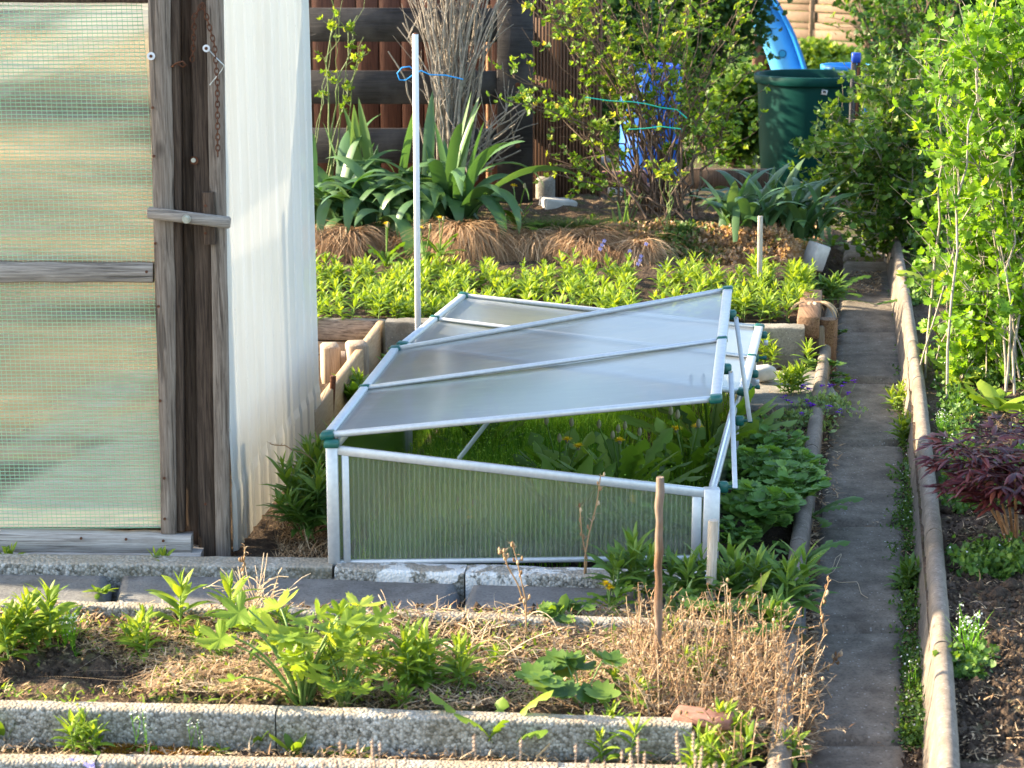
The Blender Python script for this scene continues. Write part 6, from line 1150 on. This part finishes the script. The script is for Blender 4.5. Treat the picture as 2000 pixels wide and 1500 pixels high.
farbush(1860,200,19,1.5,2.6,'dark hedge shrub behind the gooseberry bushes','ever',9000,.07); farbush(1930,160,21,2.2,3.2,'dark hedge at the far right behind the currant','ever',9000,.08); farbush(1440,300,16,.6,.8,'small yellowish leafy bush left of the green bin','goose',2200,.06)
farbush(1850,420,13.3,.9,.8,'dense leafy shrub behind the right bed','goose',5000,.045); farbush(1960,400,13.6,1.3,1.2,'dark shrub at the back of the right bed','goose',7000,.05)
mb=MB(); n=9000; q=np.c_[R.uniform(-1,6,n),R.uniform(15.8,26,n),np.full(n,-.03)]; q[:,2]=np.where(q[:,1]<22,-.02,-.06); ribs(mb,q,R.uniform(0,6.3,n),R.uniform(.05,.11,n),1.4,.8,.003,3,'grass',1,.1,.1,0,R.random(n),2); obj('lawn_grass',mb,M['grass'],kind='stuff',label='rough grass behind the bin and barrel',cat='grass')
# ---------------------------------------------------------------- weeds by the path and in the right bed
def cover(name,boxes,zf,n,s,mat,label,tmpl=OVAL,hgt=.03,flow=0):
    mb=MB()
    for (x0,x1,y0,y1,w) in boxes:
        m_=int(n*w); c=int(m_/14)+1; cx=R.uniform(x0,x1,c); cy=R.uniform(y0,y1,c); q=np.array([G(a,b,.02 if zf is zf_dirt else .14) for a,b in zip(cx,cy)]); i=R.integers(0,c,m_); p=q[i]+R.normal(0,.018,(m_,3)); p[:,2]=zf(p[:,0],p[:,1])+R.uniform(0,hgt,m_)*R.random(c)[i]*2; cards(mb,p,nz(rdir(m_)+[0,0,.5]),nz(R.normal(0,.5,(m_,3))+[0,-.2,1]),s*R.uniform(.5,1.3,m_),tmpl,0,np.clip(R.normal(.45,.22,m_),0,1))
        if flow: k=int(m_*flow); cards(mb,p[:k]+[0,0,.02],rdir(k,.5),rdir(k,.9),.006,DISC,1,.8)
    return obj(name,mb,[M[mat],M['white_f']],kind='stuff',label=label,cat='ground cover')
cover('path_weeds',[(1745,1800,620,720,.3),(1745,1790,720,900,.5),(1740,1790,900,1100,.9),(1750,1795,1100,1300,.8),(1765,1805,1300,1440,.6),(1740,1775,520,620,.4),(1620,1740,495,505,.1)],zf_dirt,1900,.014,'shade_leaf','small white flowered weeds between slabs and right edging',OVAL,.03,.025)
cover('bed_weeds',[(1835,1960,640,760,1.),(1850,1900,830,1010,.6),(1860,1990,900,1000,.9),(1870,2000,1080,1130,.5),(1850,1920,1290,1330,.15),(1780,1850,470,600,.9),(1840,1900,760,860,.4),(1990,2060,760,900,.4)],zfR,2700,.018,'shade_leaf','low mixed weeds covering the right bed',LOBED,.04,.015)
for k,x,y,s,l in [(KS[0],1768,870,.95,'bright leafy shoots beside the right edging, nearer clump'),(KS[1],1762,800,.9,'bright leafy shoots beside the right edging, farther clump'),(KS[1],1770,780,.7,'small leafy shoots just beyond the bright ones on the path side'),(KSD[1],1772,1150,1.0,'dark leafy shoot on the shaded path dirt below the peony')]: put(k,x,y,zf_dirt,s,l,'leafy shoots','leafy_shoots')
put(kdl,1768,935,zf_dirt,.55,'toothed weed with upright leaf at the right edging foot','weed','toothed_weed'); put(cw,1790,1350,zf_dirt,1.0,'thin sunlit cress at the right edging foot near the bottom','cress','cress')
kX=kit_cress(22,.16); put(kX,1895,1300,zfR,1.0,'sunlit white flowered cress in the right bed near the bottom','cress','cress'); put(kX,1840,850,zfR,.6,'cress weed leaning on the right edging','cress','cress')
kG=kit_straps(14,.17,.004,'grass',(.9,1.5),(.2,1.2),7,.01,'grass'); put(kG,1885,1280,zfR,1.0,'grass tuft beside the sunlit cress in the right bed','grass tuft','grass_tuft'); put(kG,1865,800,zfR,.8,'grass tuft beside the broad leaved weeds, right bed','grass tuft','grass_tuft')
kB=kit_rosette(8,.17,.032,'delph','spoon',(.2,.9),10,.5); put(kB,1880,745,zfR,.9,'broad leaved weed by the chipped edging joint','weed','broad_leaved_weed',rz=2.8); put(kB,1945,800,zfR,1.0,'large broad leaved weed in the middle of the right bed','weed','broad_leaved_weed'); put(kB,1925,785,zfR,.8,'broad leaved weed just left of the large one, right bed','weed','broad_leaved_weed')
kdR=kit_rosette(16,.22,.03,'delph','dand',(.6,1.4),14,.9); put(kdR,1835,570,zfR,1.15,'big upright dandelion leaves below the gooseberry bush','dandelion','dandelion'); put(kdR,1880,560,zfR,1.0,'dandelion clump right of the upright one under the bush','dandelion','dandelion')
mb=MB(); 
for az,l_ in((PI+.05,.34),(.1,.30)): ribs(mb,[[0,0,0]],az,l_,.25,-.1,.035,20,'dand',1,.02,.2,0,.55)
place([('k',mb.mesh('long_leaf',M['shade_leaf']))],G(1712,594,.09),0,1.0,'long toothed leaf stretched across the path from side to side','leaf','toothed_leaf')
put(KSD[0],1615,590,lambda x,y:0*x+.05,1.1,'leafy weed at the left path side behind the post stub','weed','leafy_weed'); put(kdl,1640,575,lambda x,y:0*x+.03,.9,'spiky leaved weed on the left path side beside the beam','weed','toothed_weed'); put(kdl,1625,480,lambda x,y:0*x+.03,1.0,'toothed weed below the pale stone at the path corner','weed','toothed_weed')
put(ks,1632,660,lambda x,y:0*x+.02,.0001+.5,'tiny round leaved weed at the slab edge below the post stub','weed','small_weed'); put(ks,1612,735,lambda x,y:0*x+.06,.75,'round leaves hanging from the edging over the path','weed','small_weed'); put(ks,1630,760,lambda x,y:0*x+.02,.7,'round leaves trailing onto the path slab','weed','small_weed')
mb=MB(); 
for (x,y) in((1880,572),(1893,577),(1904,583),(1898,570)):
    c=V(x,y,9.9)
    for j in range(5): a=j*1.26; cards(mb,[c],nz(np.array([[math.cos(a),-.3,math.sin(a)]])),[[0,-1.,.3]],.026,OVAL,1,[.8])
    cards(mb,[c-[0,.01,0]],[[0,0,1]],[[0,-1,0]],.014,DISC,2,[.5])
    tube_many(mb,np.array([[c,c-[0,0,.16]]]),np.full((1,2),.0015),5,0)
obj('white_primroses',mb,[M['stalk'],M['white_f'],M['yellow']],label='small group of white flowers with yellow centres under the bushes',cat='primrose')
# peony
def peony(px,py,Y,n,h,w,label,s=1.0):
    c=V(px,py,Y); c[2]=zat(zfR,c[0],c[1]); root=thing('peony',label,'peony',c); a=R.uniform(0,6.3,n); T=c+np.c_[w*np.cos(a)*R.uniform(.2,1,n),w*.6*np.sin(a),h*R.uniform(.7,1.1,n)]; b=np.tile(c,(n,1))+R.normal(0,.02,(n,3))*[1,1,0]; P=bez(b,b*.6+T*.4+[0,0,.1*h],T,8); mb=MB(); tube_many(mb,P,np.linspace(.006,.003,8)[None]*np.ones((n,1)),7,0,.5); obj('stem',mb,M['cane_r'],root)
    mb=MB(); m_=n*26; ii=R.integers(0,n,m_); st=P[ii,R.integers(5,8,m_)]; az=R.uniform(0,6.3,m_); Q=arch(st,az,R.uniform(.05,.13,m_)*s,R.uniform(-.1,.9,m_),R.uniform(-.8,.2,m_),4); tube_many(mb,Q,np.full((m_,4),.0015),4,0,.3)
    for o in(-.7,-.25,.25,.7): ribs(mb,Q[:,-1],az+o,R.uniform(.045,.085,m_)*s,R.uniform(-.1,.7,m_),R.uniform(-1.1,.1,m_),.009*s,6,'lance',1,.05,.4,0,np.clip(R.normal(.5,.25,m_),0,1))
    obj('leaves',mb,M['peony'],root)
peony(1980,1180,5.95,9,.36,.24,'dark red leaved peony with arching stems at the right edge'); peony(2015,1080,6.5,6,.34,.2,'second dark red peony behind the nearer one at the right edge',.9)
# pinkish fern shoots
mb=MB(); 
for (x,y0,y1) in((1893,820,900),(1902,870,930),(1920,850,930)): tube_many(mb,bez(V(x,y1+20,7.4)[None],V(x-2,(y0+y1)/2,7.4)[None],V(x-3,y0,7.4)[None],6),np.linspace(.008,.004,6)[None],6,0,.5); m_=26; b=np.repeat(V(x-3,y0+10,7.4)[None],m_,0)+R.normal(0,.006,(m_,3)); ribs(mb,b,R.uniform(0,6.3,m_),.05,1.3,1.0,.004,4,'lance',1,.1,.2,0,R.random(m_))
obj('peony_shoot',mb,M['deadbrown'],label='fresh orange pink plant shoots left of the peony',cat='shoot')
# cane with leaves crossing the right bed
mb=MB(); P=np.array([V(x,y,8.6) for x,y in((1815,630),(1850,680),(1890,720),(1945,742),(2010,752))]); t=np.linspace(0,4,20); P=np.stack([np.interp(t,range(5),P[:,k]) for k in range(3)],1); rt0=thing('currant_branch','low currant branch lying over the right edging with bright leaf tips','branch',P[-1]); tube_many(mb,P[None],np.linspace(.003,.006,20)[None],6,0,.5); obj('branch',mb,M['cane_r'],rt0)
mb=MB(); m_=46; p=P[R.integers(0,9,m_)]+R.normal(0,.018,(m_,3)); cards(mb,p,nz(rdir(m_)+[0,0,.3]),nz(R.normal(0,.5,(m_,3))+[0,-.3,1.]),.045,LOBED,0,np.clip(R.normal(.75,.15,m_),0,1)); obj('foliage',mb,M['currant'],rt0)
# ---------------------------------------------------------------- light
W=bpy.data.worlds.new('World'); SC.world=W; W.use_nodes=True; nt=W.node_tree; bg=nt.nodes['Background']; sk=nt.nodes.new('ShaderNodeTexSky'); sk.sky_type='NISHITA'; sk.sun_disc=False
EL=rad(22); DX,DY=-.98,.19     # the sun stands low on the left, a little behind the scene
sk.sun_elevation=EL; sk.sun_rotation=math.atan2(DX,DY); sk.air_density=1.0; sk.dust_density=1.5; sk.ozone_density=1.0
nt.links.new(sk.outputs[0],bg.inputs[0]); bg.inputs[1].default_value=.15
ld=bpy.data.lights.new('sun','SUN'); ld.energy=4.8; ld.angle=rad(.6); ld.color=(1,.84,.60); so=bpy.data.objects.new('sun',ld); COL.objects.link(so)
sd=Vector((DX*math.cos(EL),DY*math.cos(EL),math.sin(EL))); so.rotation_euler=sd.to_track_quat('Z','Y').to_euler(); so.location=(-8,2,6)
SC.view_settings.view_transform='Standard'; SC.view_settings.look='None'; SC.view_settings.gamma=1; SC.view_settings.exposure=2.2
SC.render.engine='CYCLES'; SC.cycles.max_bounces=10; SC.cycles.transparent_max_bounces=16; SC.cycles.transmission_bounces=6; SC.cycles.diffuse_bounces=4; SC.cycles.use_denoising=True; SC.cycles.caustics_refractive=False; SC.cycles.caustics_reflective=False
